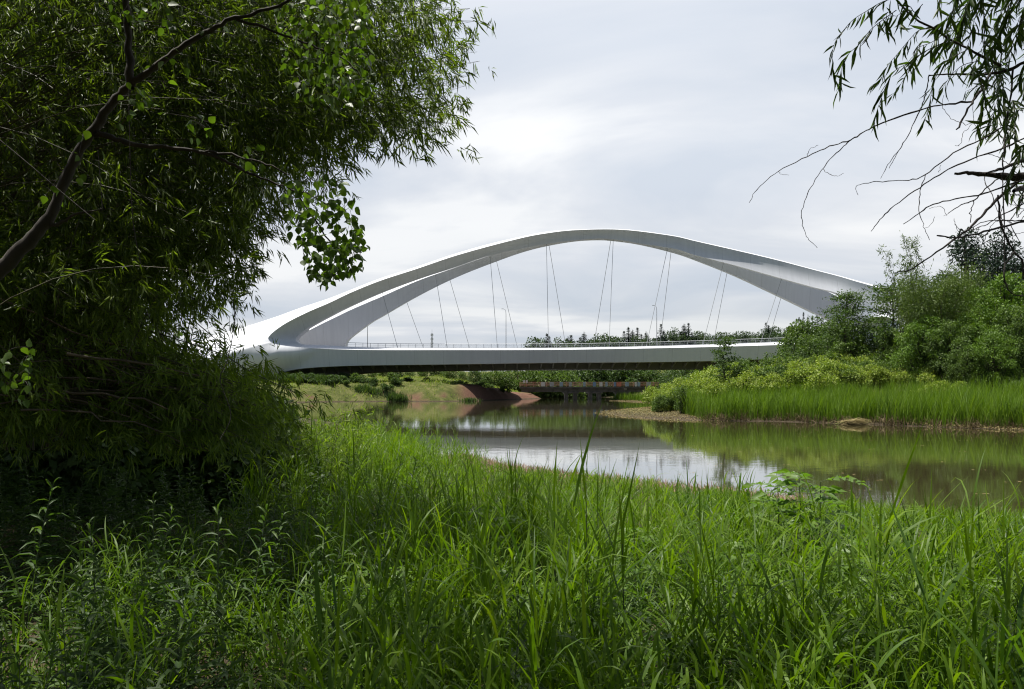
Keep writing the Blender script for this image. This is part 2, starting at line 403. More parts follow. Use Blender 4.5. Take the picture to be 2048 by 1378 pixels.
def terr(x, y):
    x = np.atleast_1d(np.asarray(x, float)); y = np.atleast_1d(np.asarray(y, float))
    sd = poly_dist(np.stack([x, y], -1), RV)
    o = np.maximum(sd, 0)
    right = ((y > 24) & (x > 5 + (y < 60) * 3)) & ~((y > 175) & (x < 22))
    far_l = sstep(100, 172, y)
    near_h = .42 * (1 - np.exp(-o / 3.0)) + .028 * np.clip(o, 0, 30) * sstep(9, 1, y) + .35 * sstep(-1.5, -8, x) * sstep(16, 9, y) + .35 * sstep(5.5, 1.0, y)
    hb = 4.9 - 2.9 * sstep(192, 238, y)
    w = 5.0 - 2.6 * sstep(182, 190, y)
    rough = vnoise(x, y, 4.3, 61) * .45 + vnoise(x, y, 1.9, 62) * .22
    fl = hb * (1 - np.exp(-o / w)) + 5.0 * sstep(7, 34, o) * sstep(203, 246, y) + rough * np.clip(o / 2, 0, 1)
    hl = near_h * (1 - far_l) * np.clip(o * 2, 0, 1) + fl * far_l
    hr = .22 * (1 - np.exp(-o / 1.2)) + .9 * sstep(5, 14, o) + .12 * np.clip(o - 12, 0, 42) 
    h = np.where(right, hr, hl)
    h = h + (7 + 17 * sstep(10, 90, x)) * sstep(255, 460, y) * sstep(0, 25, o)
    h = h + np.clip(o, 0, 1) * (vnoise(x, y, 3.1, 3) * .07 + vnoise(x, y, 11, 4) * .16 * sstep(4, 14, o))
    bed = -np.minimum(.9, .22 * np.maximum(-sd, 0))
    return np.where(sd > 0, h, bed)
def tz(x, y): return float(terr(x, y)[0])

def build_ground():
    def grade(segs):
        return np.unique(np.concatenate([np.arange(a, b, s) for a, b, s in segs]))
    xs = grade([(-2600,-700,160),(-700,-160,30),(-160,-60,5),(-60,-16,1.6),(-16,24,.7),(24,70,1.4),(70,160,5),(160,700,30),(700,2601,160)])
    ys = grade([(-60,-4,4),(-4,30,.6),(30,120,1.6),(120,172,2.2),(172,250,1.1),(250,480,6),(480,900,40),(900,4200,220)])
    X, Y = np.meshgrid(xs, ys)
    Z = terr(X.ravel(), Y.ravel())
    nx, ny = len(xs), len(ys)
    i = (np.arange(ny - 1)[:, None] * nx + np.arange(nx - 1)[None]).ravel()
    Q = np.stack([i, i + 1, i + nx + 1, i + nx], -1)
    me = mesh('ground', np.stack([X.ravel(), Y.ravel(), Z], -1), Q)
    # bare red earth: the cut bank by the water on the far side and worn patches along it
    x, y = X.ravel(), Y.ravel()
    sd = poly_dist(np.stack([x, y], -1), RV)
    s = sstep(-16, -11, x) * sstep(180, 185, y) * sstep(262, 240, y) * sstep(8.5, 6.0, sd + 1.5 * vnoise(x, y, 3.0, 77)) * (x < 20)
    patch = (vnoise(x, y, 3.4, 8) > .56) * sstep(3.4, 1.2, sd) * sstep(160, 172, y) * (x < 12) * (x > -48) * .9
    worn = (vnoise(x, y, 4.6, 9) > .68) * sstep(12, 8, sd) * sstep(165, 173, y) * (x < -25) * .7
    at = me.attributes.new('bare_earth', 'FLOAT', 'POINT')
    at.data.foreach_set('value', np.clip(np.maximum(np.maximum(s, patch), worn), 0, 1).astype(np.float32))
    m, n, l = new_mat('ground')
    out = n.new('ShaderNodeOutputMaterial'); pb = n.new('ShaderNodeBsdfPrincipled'); pb.inputs['Roughness'].default_value = .95
    pb.inputs['Specular IOR Level'].default_value = .1
    geo = n.new('ShaderNodeNewGeometry')
    n1 = n.new('ShaderNodeTexNoise'); n1.inputs['Scale'].default_value = .55; n1.inputs['Detail'].default_value = 8
    n2 = n.new('ShaderNodeTexNoise'); n2.inputs['Scale'].default_value = 4.0; n2.inputs['Detail'].default_value = 6
    l.new(geo.outputs['Position'], n1.inputs['Vector']); l.new(geo.outputs['Position'], n2.inputs['Vector'])
    gr = ramp(n, [(.3, (.050, .060, .018)), (.5, (.075, .085, .024)), (.62, (.11, .11, .04)), (.75, (.12, .095, .05))]); l.new(n1.outputs[0], gr.inputs[0])
    ea = ramp(n, [(.3, (.075, .040, .028)), (.7, (.17, .095, .066))]); l.new(n2.outputs[0], ea.inputs[0])
    mu = ramp(n, [(.3, (.03, .024, .016)), (.7, (.08, .062, .04))]); l.new(n2.outputs[0], mu.inputs[0])
    av = n.new('ShaderNodeAttribute'); av.attribute_name = 'bare_earth'
    mx = n.new('ShaderNodeMix'); mx.data_type = 'RGBA'
    l.new(av.outputs['Fac'], mx.inputs[0]); l.new(gr.outputs[0], mx.inputs[6]); l.new(ea.outputs[0], mx.inputs[7])
    sp = n.new('ShaderNodeSeparateXYZ'); l.new(geo.outputs['Position'], sp.inputs[0])
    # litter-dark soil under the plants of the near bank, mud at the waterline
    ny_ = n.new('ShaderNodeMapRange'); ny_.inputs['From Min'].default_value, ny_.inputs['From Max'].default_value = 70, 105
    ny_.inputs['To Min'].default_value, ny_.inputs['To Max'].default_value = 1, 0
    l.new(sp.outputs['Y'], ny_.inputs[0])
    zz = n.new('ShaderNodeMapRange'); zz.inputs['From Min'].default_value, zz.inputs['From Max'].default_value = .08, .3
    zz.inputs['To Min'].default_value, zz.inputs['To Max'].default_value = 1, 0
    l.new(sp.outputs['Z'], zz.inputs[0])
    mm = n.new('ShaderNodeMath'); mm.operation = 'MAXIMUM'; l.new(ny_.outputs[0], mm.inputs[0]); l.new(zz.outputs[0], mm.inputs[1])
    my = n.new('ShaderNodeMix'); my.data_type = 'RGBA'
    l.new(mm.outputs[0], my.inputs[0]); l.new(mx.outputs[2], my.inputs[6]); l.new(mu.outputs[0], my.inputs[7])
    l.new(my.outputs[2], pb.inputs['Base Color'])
    b = n.new('ShaderNodeBump'); b.inputs['Strength'].default_value = .6; b.inputs['Distance'].default_value = .15
    l.new(n2.outputs[0], b.inputs['Height']); l.new(b.outputs[0], pb.inputs['Normal'])
    l.new(pb.outputs[0], out.inputs[0])
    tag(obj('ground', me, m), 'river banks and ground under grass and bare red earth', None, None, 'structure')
build_ground()

def build_water():
    V = [(-2500,-50,0),(2500,-50,0),(2500,3500,0),(-2500,3500,0)]
    lo, hi = RV.min(0), RV.max(0)
    V = [(-60, 0, 0), (390, 0, 0), (390, 304, 0), (-60, 304, 0)]
    me = mesh('water', V, np.array([[0, 1, 2, 3]]))
    m, n, l = new_mat('river_water')
    out = n.new('ShaderNodeOutputMaterial')
    geo = n.new('ShaderNodeNewGeometry')
    def noise(scale, st, det):
        mp = n.new('ShaderNodeMapping'); mp.inputs['Scale'].default_value = st
        l.new(geo.outputs['Position'], mp.inputs[0])
        t = n.new('ShaderNodeTexNoise'); t.inputs['Scale'].default_value = scale; t.inputs['Detail'].default_value = det
        l.new(mp.outputs[0], t.inputs['Vector']); return t
    a = noise(3.2, (.55, 1, 1), 3)
    b_ = noise(.5, (.4, 1, 1), 2)
    patch = noise(.05, (.35, 1, 1), 2)
    pr = n.new('ShaderNodeMapRange'); pr.inputs['From Min'].default_value, pr.inputs['From Max'].default_value = .42, .62
    pr.inputs['To Min'].default_value, pr.inputs['To Max'].default_value = .25, 1.0
    l.new(patch.outputs[0], pr.inputs[0])
    mu = n.new('ShaderNodeMath'); mu.operation = 'MULTIPLY'; l.new(a.outputs[0], mu.inputs[0]); l.new(pr.outputs[0], mu.inputs[1])
    ad = n.new('ShaderNodeMath'); ad.operation = 'MULTIPLY_ADD'; ad.inputs[1].default_value = 1.2
    l.new(b_.outputs[0], ad.inputs[0]); l.new(mu.outputs[0], ad.inputs[2])
    bp = n.new('ShaderNodeBump'); bp.inputs['Strength'].default_value = .035; bp.inputs['Distance'].default_value = .06
    l.new(ad.outputs[0], bp.inputs['Height'])
    df = n.new('ShaderNodeBsdfDiffuse')
    cr = ramp(n, [(.35, (.070, .060, .026)), (.65, (.092, .080, .036))]); l.new(patch.outputs[0], cr.inputs[0]); l.new(cr.outputs[0], df.inputs[0])
    gl = n.new('ShaderNodeBsdfGlossy'); gl.inputs['Roughness'].default_value = .035; gl.inputs['Color'].default_value = (.96, .97, .98, 1)
    l.new(bp.outputs[0], gl.inputs['Normal'])
    fr = n.new('ShaderNodeFresnel'); fr.inputs['IOR'].default_value = 1.75; l.new(bp.outputs[0], fr.inputs['Normal'])
    ms = n.new('ShaderNodeMixShader')
    pw = n.new('ShaderNodeMath'); pw.operation = 'POWER'; pw.inputs[1].default_value = .33; l.new(fr.outputs[0], pw.inputs[0]); l.new(pw.outputs[0], ms.inputs[0]); l.new(df.outputs[0], ms.inputs[1]); l.new(gl.outputs[0], ms.inputs[2]); l.new(ms.outputs[0], out.inputs[0])
    tag(obj('water', me, m), 'calm brown-green river reflecting bridge and reeds', None, None, 'structure')
build_water()

# ------------------------------------------------------------------ the bridge
def build_bridge():
    root = empty('arch_bridge', (12, 206, 9), 'long white arch bridge sweeping over the river', 'bridge')
    off = np.array([12, 206, 9.0])
    # rails of the near ring (arch rib -> nose -> edge girder -> nose -> rib): A inner edge, B front edge, C outer edge; (px, py, Y)
    S = [
     ((1196,477,198),(1196,458.6,197),(1196,457.9,199.5)), ((1138,481.7,198),(1138,461,196.8),(1138,459.8,199.5)), ((1094,487.6,198),(1094,466.4,196.4),(1094,463.4,199.3)), ((1050,495.7,197.8),(1050,474.4,196),(1050,471.5,199)),
     ((980,511,197.5),(980,492,195.4),(980,487.6,198.4)), ((906,536,197),(906,513,194.6),(906,508.8,197.8)), ((833,559.5,196.2),(833,537.8,193.5),(833,533.7,197)), ((760,586.5,195.4),(760,561.6,192.4),(760,557,196.4)),
     ((701,612,194.7),(701,585.5,191.5),(701,580,196.2)), ((660,632,194.4),(660,605,190.9),(660,596,196.6)), ((619,654,194.2),(616,624,190.3),(600,616,198)), ((602,666,194.4),(575,644.5,189.8),(545,636,201)),
     ((594,673,194.8),(549,662,189.4),(465,661,203.5)), ((591.6,678,195),(537.5,673.5,189.1),(375,685,203)), ((592.5,682.5,195),(537,679,189),(330,706,200)), ((597,686,194.4),(543,685,189),(330,748,195)),
     ((606,688.7,193.4),(556,689.3,189.1),(440,766,191.8)), ((630,690,192.3),(590,693.6,189.3),(540,749.5,190.8)), ((660,691.2,191.6),(640,697,189.5),(601,737.5,190.6)), ((690,693,191.2),(690,698.8,189.6),(680,732.3,190.6)),
     ((760,695,190.9),(760,700,189.6),(755,730.5,190.6)),
     ((900,696,190.9),(900,700,189.6),(898,728.7,190.6)), ((1010,696,190.9),(1010,700,189.6),(1010,727,190.6)), ((1120,695.6,190.9),(1120,699.4,189.6),(1120,725.3,190.6)), ((1273,693,190.9),(1273,697,189.6),(1273,724.4,190.6)),
     ((1420,688.7,190.9),(1420,693.8,189.6),(1420,722,190.6)), ((1566,683.5,191),(1566,689.5,189.6),(1566,717,190.6)), ((1670,678,191.5),(1680,685,189.6),(1690,712,190.8)),
     ((1712,671,192.5),(1740,678,189.8),(1800,706,191)), ((1724,660,193.2),(1775,664,190),(1930,690,194)), ((1722,645,193.2),(1772,642,190.6),(1920,650,197)),
     ((1712,614,192.2),(1790,592,194.5),(1830,596,196)), ((1680,588.5,192.6),(1700,559.2,194.1),(1703,558,195.6)), ((1625,574,193.4),(1625,538.9,194.7),(1625,537.7,195.9)),
     ((1547,552.5,194.7),(1547,518.4,195.7),(1547,517,196.8)), ((1469,530.5,195.8),(1469,500,196.4),(1469,498.6,197.6)), ((1391,510.5,196.6),(1391,482.2,196.8),(1391,481,198.4)),
     ((1350,497.9,197.0),(1350,472.6,196.9),(1350,471.5,198.8)), ((1284,487.6,197.8),(1284,463.2,197),(1284,462,199.2)), ((1240,480,198),(1240,459.2,197),(1240,458.3,199.4))]
    K = 8
    rail = lambda k: catmull([P(*S[i % len(S)][k]) for i in range(-2, len(S) + 3)], K)[2 * K:-2 * K]
    A, B, Cc = rail(0), rail(1), rail(2)
    n = len(A)
    wdt = np.linalg.norm(Cc - B, axis=1)
    def strip(b, rows):
        m = len(rows); V = np.stack(rows, 1).reshape(-1, 3)
        i = (np.arange(n - 1)[:, None] * m + np.arange(m - 1)[None]).ravel()
        b.add(V - off, Q=np.stack([i, i + 1, i + m + 1, i + m], -1))
    ts = np.linspace(0, 1, 9)
    big = np.interp(np.arange(n) / K, [13, 14, 15, 16.5, 18, 27, 28, 29, 30, 31], [0, .5, 1, .8, 0, 0, .5, .8, .5, 0])
    skin = []
    for t in ts:
        p = B * (1 - t) + Cc * t
        p[:, 1] -= big * 2.6 * math.sin(math.pi * t**.75) 
        skin.append(p)
    D = Cc + np.array([0, 3.6, 0]) ; E = A + np.array([0, 3.2, -0.05]); E[:, 2] += np.where(A[:, 2] > 19, (A[:, 2] - EYE) * 3.2 / 196 * 1.2, 0)
    b = MB()
    bow = []
    for t in np.linspace(0, 1, 5):                       # slightly hollow front face
        p = A * (1 - t) + B * t; p[:, 1] += .3 * math.sin(math.pi * t); bow.append(p)
    strip(b, bow); strip(b, skin); strip(b, [Cc, D]); strip(b, [D, E]); strip(b, [E, A])
    b.build('near_arch_rib', M['white'], root)
    # the rib on the far side: T back top, S front top, U front bottom
    FRS = [((592,676),(592,681),214), ((594,672.5),(597,686.5),214), ((599,668.5),(606,690),213.8), ((616,661.5),(640,693.5),213.4), ((645,647),(684,698),212.8), ((672,634),(691,687),212.3), ((701,620),(701,675),211.6),
           ((740,603),(740,646.6),210.4), ((762,593.8),(762,634),209.8), ((833,562.5),(833,593.8),208), ((906,536.5),(906,558),206.6), ((980,511),(980,528),205.4), ((1060,490),(1060,500.5),204.6), ((1138,474),(1138,484.7),204), ((1196,468),(1196,480.7),203.8),
           ((1240,470),(1240,484),203.8), ((1284,477),(1284,491),204), ((1350,491),(1350,507),204.6), ((1391,503),(1391,520.5),205.2), ((1469,524),(1469,551),206.8), ((1547,547),(1547,586.5),208.8), ((1625,572),(1625,623.6),211), ((1672,592),(1664,643),212.4), ((1740,638),(1700,694),214.5)]
    FR = [((a[0], a[1] - float(np.interp(a[0], [599, 616, 645, 760, 833], [1, 7, 9.5, 9.5, 5])), y + 2.4), (a[0], a[1], y), (u[0], u[1], y + 1.2)) for a, u, y in FRS]
    T, Sx, U = [catmull([P(*s[k]) for s in FR], K) for k in range(3)]
    n = len(T); G = U + np.array([0, 3.4, 0]); G[:, 2] += np.maximum(U[:, 2] - EYE, 0) * 3.4 / 205 * 1.25
    b = MB(); strip(b, [T, Sx]); strip(b, [Sx, (Sx + U) / 2 + np.array([0, .35, 0]), U]); strip(b, [U, G]); strip(b, [G, T + np.array([0, 1.0, -.1])]); strip(b, [T + np.array([0, 1.0, -.1]), T])
    b.build('far_arch_rib', M['white'], root)
    # far edge girder and deck slab
    dx = np.array([560, 640, 760, 900, 1120, 1273, 1420, 1566, 1700, 1800.])
    top = np.array([P(px, py, 190.9) for px, py in zip(dx, [690,691.5,695,696,695.6,693,688.7,683.5,677,673])])
    x0, z0 = top[:, 0], top[:, 2]
    n = len(dx)
    b = MB()
    ft = np.stack([x0, np.full(n, 221.0), z0], -1)
    strip(b, [ft + [0,0,0], ft + [0,1.4,-.5], ft + [0,1.4,-4.0], ft + [0,-1.6,-3.9], ft + [0,-1.4,0], ft])
    b.build('far_edge_girder', M['white'], root)
    b = MB()
    f0 = np.stack([x0, np.full(n, 193.0), z0 - .6], -1); f1 = np.stack([x0, np.full(n, 219.8), z0 - .6], -1)
    strip(b, [f0, f1, f1 - [0,0,.9], f0 - [0,0,.9], f0])
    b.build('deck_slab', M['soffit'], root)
    # belly box under the deck, deeper towards the left landing
    bx = [(330,800),(420,790),(520,781),(580,771),(625,762),(666,754.5),(727,745.3),(830,742),(967,740),(1120,739),(1350,738),(1600,735),(1780,731)]
    lo = catmull([P(px, py, 201.5) for px, py in bx], 6)
    n = len(lo); zt = np.interp(lo[:, 0], x0, z0) - 1.6
    up = lambda y: np.stack([lo[:, 0], np.full(n, y), zt], -1)
    mv = lambda y, dz: np.stack([lo[:, 0], np.full(n, y), lo[:, 2] + dz], -1)
    b = MB(); strip(b, [up(198), mv(201.5, 0), mv(211, 0), up(214.5), up(198)])
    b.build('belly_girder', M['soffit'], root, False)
    # cross ribs from the edge girders to the belly
    for xx in np.arange(-58, 84, 3.3):
        zn = np.interp(xx, x0, z0); zb = np.interp(xx, lo[:, 0], lo[:, 2])
        for ya, yb in ((192.9, 201.2), (219.2, 211.2)):
            q = [(xx, ya, zn - 3.6), (xx, yb, zb + .25), (xx, yb, zn - 1.55), (xx, ya, zn - 1.55)]
            V = np.array([(a[0] - .16, a[1], a[2]) for a in q] + [(a[0] + .16, a[1], a[2]) for a in q]) - off
            b = MB(); b.add(V, Q=[(0,1,2,3),(7,6,5,4),(0,4,5,1),(1,5,6,2),(2,6,7,3),(3,7,4,0)])
            b.build('cross_rib', M['ribs'], root, False)
    # railings
    for yy, nm in ((192.1, 'railing'), (219.0, 'railing')):
        b = MB()
        xr = np.arange(-43.5 if yy < 200 else -50, 74, 2.0)
        zr = np.interp(xr, x0, z0)
        for dz, rr in ((1.12, .065), (.62, .025), (.2, .03)):
            b.tube(np.stack([xr, np.full(len(xr), yy), zr + dz], -1) - off, rr, 5)
        for xx, zz_ in zip(xr, zr): b.tube(np.array([(xx, yy, zz_ - .3), (xx, yy, zz_ + 1.12)]) - off, .05, 4)
        xb = np.arange(xr[0], xr[-1], .28); zb = np.interp(xb, x0, z0)
        for xx, zz_ in zip(xb, zb): b.tube(np.array([(xx, yy, zz_ + .2), (xx, yy, zz_ + 1.1)]) - off, .014, 3)
        b.build(nm, M['steel'], root)
    # hangers: pairs, one to each edge of the deck
    HG = [((764.5,585),(796,697),0), ((811,597),(851,697),1), ((871,549),(895,697),0), ((900,560),(943,697),1), ((980,510),(995,697),0), ((993,522),(1038,697),1), ((1093,488),(1097,697),0), ((1098,490),(1134,697),1),
          ((1226.5,479),(1218,697),0), ((1221.5,481),(1185,697),1), ((1335,497),(1292,696),0), ((1342,504),(1318,696),1), ((1448,522),(1405,692),0), ((1455,540),(1424,692),1), ((1563.7,556),(1520.5,688),0), ((1565,585),(1532.5,688),1)]
    for (a, bb, far) in HG:
        ya = (np.interp(a[0], [690, 1160, 1690], [195, 199.5, 194]) if not far else np.interp(a[0], [690, 1160, 1690], [212.5, 204.2, 214]))
        yb = 191.9 if not far else 218.6
        p = P(a[0], a[1], ya); q = P(bb[0], bb[1], yb)
        zc_ = np.interp(q[0], x0, z0) - .3
        q = np.array([q[0], q[1], zc_])
        b = MB(); b.tube(np.array([p, (p + q) / 2, q]) - off, .062, 6)
        d = unit(q - p); b.tube(np.array([q - d * 1.5, q]) - off, .105, 6)
        b.build('hanger_cable', M['cable'], root)
    # wing of the right landing, a shell between deck end and bank
    b = MB()
    rows = []
    for v in np.linspace(0, 1, 6):
        rows.append(catmull([P(1690, 664 + 8*v, 190 + 9*v), P(1722, 646 + 6*v, 187.5 + 9*v), P(1752, 634 + 5*v, 187.5 + 10*v), P(1790, 640 + 12*v, 190 + 9*v), P(1850, 690, 192 + 9*v)], 6))
    n = len(rows[0]); strip(b, rows)
    b.build('landing_wing', M['white'], root)
    # abutment block in the left bank
    b = MB(); pa, pb_ = P(250, 0, 205), P(470, 0, 205)
    b.box(np.array([pa[0], 195, -1]) - off, np.array([pb_[0], 219, 7.2]) - off)
    b.build('abutment', M['concrete'], root, False)
    # street lamps along the far side
    for px, py, sgn, lab in ((735, 629, 1, 'grey street lamp on the bridge deck left of the first hanger'), (1012, 618, -1, 'grey street lamp on the bridge deck near the radio tower'),
                             (1313.5, 611, -1, 'grey street lamp on the bridge deck right of the arch crown'), (1635, 600, -1, 'grey street lamp on the bridge before the shady right arch leg'),
                             (458.6, 631, 1, 'grey lamp post behind the bridge nose beside the bamboo')):
        p = P(px, py, 217.5); z1 = np.interp(p[0], x0, z0) - .6
        if px < 500: z1 = p[2] - 8
        lr = empty('street_lamp', (p[0], 217.5, z1), lab, 'street lamp', 'lamps along the bridge deck')
        h = p[2] - z1
        b = MB(); b.tube([(0,0,0), (0,0,h*.5), (0,0,h*.88), (-.06*sgn*-1,0,h*.95)], [.11,.095,.075,.06], 7); b.build('pole', M['lamp'], lr)
        b = MB(); b.tube([(.06*sgn,0,h*.95), (.25*sgn,0,h*.985), (.75*sgn,0,h)], [.055,.05,.045], 6); b.build('arm', M['lamp'], lr)
        b = MB(); b.box((min(.7*sgn, 1.35*sgn), -.13, h - .02), (max(.7*sgn, 1.35*sgn), .13, h + .1)); b.build('lamp_head', M['lamp'], lr, False)
build_bridge()

def build_old_bridge():
    Y0 = 240
    root = empty('footbridge', (25, 241, 0), 'low dark old bridge with coloured parapet boards under the arch bridge', 'bridge')
    off = np.array([25, 241, 0])
    zt = EYE + 6.5 / F * Y0; xa, xb = 2.6, 48.5
    b = MB(); b.box((xa - 25, -2.2, zt - .55), (xb - 25, 2.4, zt)); b.build('deck', M['concrete'], root, False)
    b = MB(); b.box((xa - 24.5, -1.7, zt - 1.75), (xb - 25.5, -1.3, zt - .553)); b.box((xa - 24.5, 1.3, zt - 1.75), (xb - 25.5, 1.7, zt - .553))
    for xx in np.arange(-20, 23, 1.4): b.box((xx, -1.296, zt - 1.5), (xx + .3, 1.296, zt - .556))
    b.build('beams', M['concrete'], root, False)
    for px in (1142, 1190, 1245):
        x = (px - CX) / F * Y0 - 25
        b = MB(); b.box((x - 2.1, -1.9, -1.2), (x - 1.0, 2.1, zt - 1.753)); b.box((x + .9, -1.9, -1.2), (x + 2.0, 2.1, zt - 1.753)); b.box((x - 2.6, -2.1, zt - 2.2), (x + 2.5, 2.3, zt - 1.756))
        b.build('pier', M['concrete'], root, False)
    rng = np.random.default_rng(5)
    cols = {'white': (.72, .70, .68), 'blue_grey': (.34, .44, .54), 'red': (.62, .22, .15), 'grey': (.48, .49, .5), 'blue': (.2, .32, .5)}
    pm = {k: solid_mat('board_' + k, tuple(c * .75 for c in v), v, .7, 1.5) for k, v in cols.items()}
    b = MB()
    for dz in (.3, .75, 1.2, 1.5): b.box((xa - 25, -2.12, zt + dz - .09), (xb - 25, -2.0, zt + dz + .09))
    for xx in np.arange(xa, xb, 2.2): b.box((xx - 25.1, -2.18, zt + .002), (xx - 24.9, -1.98, zt + 1.6))
    b.build('parapet', M['rust'], root, False)
    for px, k in ((1086,'white'),(1103,'grey'),(1122,'blue_grey'),(1140,'grey'),(1168,'blue_grey'),(1188,'blue'),(1201,'white'),(1212,'blue_grey'),(1229,'blue'),(1237,'red'),(1253,'blue_grey'),(1271,'white'),(1276,'blue_grey'),(1296,'grey')):
        x = (px - CX) / F * Y0 - 25; w = rng.uniform(.35, .75)
        b = MB(); b.box((x - w, -2.28, zt + .1), (x + w, -2.2, zt + 1.55)); b.build('parapet_board', pm[k], root, False)
    for px in (1048, 1053.5):
        x = (px - CX) / F * Y0 - 25
        b = MB(); b.box((x - .33, -2.3, zt + 1.2), (x + .33, -2.0, zt + 2.25)); b.build('white_post_cap', pm['white'], root, False)
    x = (1250 - CX) / F * Y0 - 25
    b = MB(); b.box((x - .5, -1.8, zt - .9), (x + .5, -1.72, zt - .56)); b.build('name_plate', pm['grey'], root, False)
build_old_bridge()

def build_tower():
    p = P(864, 659, 520); base = 8.0
    root = empty('radio_tower', (p[0], 520, base), 'thin lattice radio tower with antenna drums behind the bridge', 'tower')
    h = p[2] - base; b = MB()
    for sx, sy in ((1,1),(1,-1),(-1,1),(-1,-1)): b.tube([(sx*1.6, sy*1.6, 0), (sx*.45, sy*.45, h*.7), (sx*.25, sy*.25, h*.93)], [.16,.12,.1], 5)
    for k in range(16):
        t0, t1 = k/16*.93, (k+1)/16*.93
        r0, r1 = np.interp(t0, [0,.7,.93], [1.6,.45,.25]), np.interp(t1, [0,.7,.93], [1.6,.45,.25])
        b.tube([(-r0,-r0,t0*h),(r1,-r1,t1*h)], .07, 4); b.tube([(r0,-r0,t0*h),(-r1,-r1,t1*h)], .07, 4); b.tube([(-r1,-r1,t1*h),(r1,-r1,t1*h)], .07, 4)
    b.build('mast', M['lamp'], root)
    for z in (.72, .8, .88):
        b = MB()
        for a in np.arange(0, 6.28, 1.05): b.box((math.cos(a)*.8-.12, math.sin(a)*.8-.12, h*z), (math.cos(a)*.8+.12, math.sin(a)*.8+.12, h*z+1.5))
        b.tube([(.8*math.cos(a), .8*math.sin(a), h*z+.75) for a in np.linspace(0, 6.28, 13)], .09, 4)
        b.build('antenna', M['steel'], root, False)
    b = MB(); b.tube([(0,0,h*.93),(0,0,h*1.0)], .08, 5); b.build('spike', M['lamp'], root)
build_tower()

# ------------------------------------------------------------------ plants: prototypes
def limb_path(p0, p1, rng, sag=.0, n=6, jit=.04):
    p0, p1 = np.asarray(p0, float), np.asarray(p1, float); L = np.linalg.norm(p1 - p0)
    t = np.linspace(0, 1, n)[:, None]
    q = p0 + (p1 - p0) * t + rng.normal(0, jit * L, (n, 3)) * np.sin(math.pi * t)
    q[:, 2] += sag * L * np.sin(math.pi * t[:, 0])
    return q

def clump_leaves(rng, cen, rad, n, size, asp=.55, shape='quad', up=.25, droop=.3, fill=.35):
    rad = np.asarray(rad, float); w = rad**2; k = rng.choice(len(cen), n, p=w / w.sum())
    u = rng.normal(0, 1, (n, 3)); u[:, 2] += up; u = unit(u)
    r = rad[k] * np.where(rng.random(n) < fill, rng.random(n)**.5, rng.normal(1, .13, n))
    p = np.asarray(cen)[k] + u * r[:, None] * [1, 1, .78]
    d = unit(u * .6 + rng.normal(0, .7, (n, 3)) + [0, 0, -droop])
    L = size * rng.uniform(.6, 1.35, n)
    return leaves(p, d, L, L * asp, rng, shape, .55)

def proto(name, parts, cat, H=None):
    """A plant: Empty root with its part meshes; kept far below ground until its first use moves it."""
    if H:
        top = 0
        for _, me, _m in parts:
            v = np.zeros(len(me.vertices) * 3, np.float32); me.vertices.foreach_get('co', v); top = max(top, np.sort(v[2::3])[int(len(v) / 3 * .998) - 1])
        for _, me, _m in parts:
            v = np.zeros(len(me.vertices) * 3, np.float32); me.vertices.foreach_get('co', v); v[2::3] *= H / top; me.vertices.foreach_set('co', v); me.update()
    return dict(name=name, parts=parts, cat=cat, used=None)
def place(pr, x, y, s, rz, label, group, z=None, sz=None):
    zz = tz(x, y) - .05 if z is None else z
    sv = (s, s, sz or s)
    if pr['used'] is None:
        r = empty(pr['name'], (x, y, zz), label, pr['cat'], group)
        r.rotation_euler = (0, 0, rz); r.scale = sv
        for nm, me, mt in pr['parts']: obj(nm, me, mt, r)
        pr['used'] = r
        return r
    r = copy_tree(pr['used'], (x, y, zz), rz, sv)
    tag(r, label, pr['cat'], group)
    return r

def make_broad(seed, H, W, nl, size, mat, bark='bark', name='tree', cat='tree', z0=.18, nc=16, cr=(.2, .34), shape='quad', asp=.6, lean=0, fill=.3, dense=True):
    rng = np.random.default_rng(seed)
    cen, rad = [], []
    for _ in range(nc * 30):
        if len(cen) >= nc: break
        t = rng.random(); a = rng.uniform(0, 6.28)
        env = math.sin(math.pi * min(1, .12 + t * .88))**.7
        r = W / 2 * env * rng.random()**.5 * .8
        c = np.array([math.cos(a) * r + lean * t * H, math.sin(a) * r, H * (z0 + (1 - z0) * t * .86)])
        rr = W * rng.uniform(*cr) * .62
        if all(np.linalg.norm(c - q) > .55 * (rr + s) for q, s in zip(cen, rad)): cen.append(c); rad.append(rr)
    cen = np.array(cen); rad = np.array(rad)
    b = MB()
    tr = [(0,0,-.3), (lean*H*.1 + rng.normal(0,.02)*H, rng.normal(0,.02)*H, H*.25), (lean*H*.35, rng.normal(0,.03)*H, H*.55), (lean*H*.7, 0, H*.86)]
    tr = catmull(tr, 4); b.tube(tr, np.linspace(H*.022, H*.006, len(tr)), 6)
    for c in cen:
        k = int(np.clip((c[2] / H - .2) * len(tr) * .8, 1, len(tr) - 2))
        b.tube(limb_path(tr[k], c, rng, -.06), np.linspace(H*.009, H*.002, 6), 4)
    V, T = clump_leaves(rng, cen, rad, nl, size, asp, shape, fill=fill)
    return proto(name, [('trunk', b.mesh('trunk'), M[bark]), ('crown', mesh('crown', V, T, False), M[mat])], cat, H)

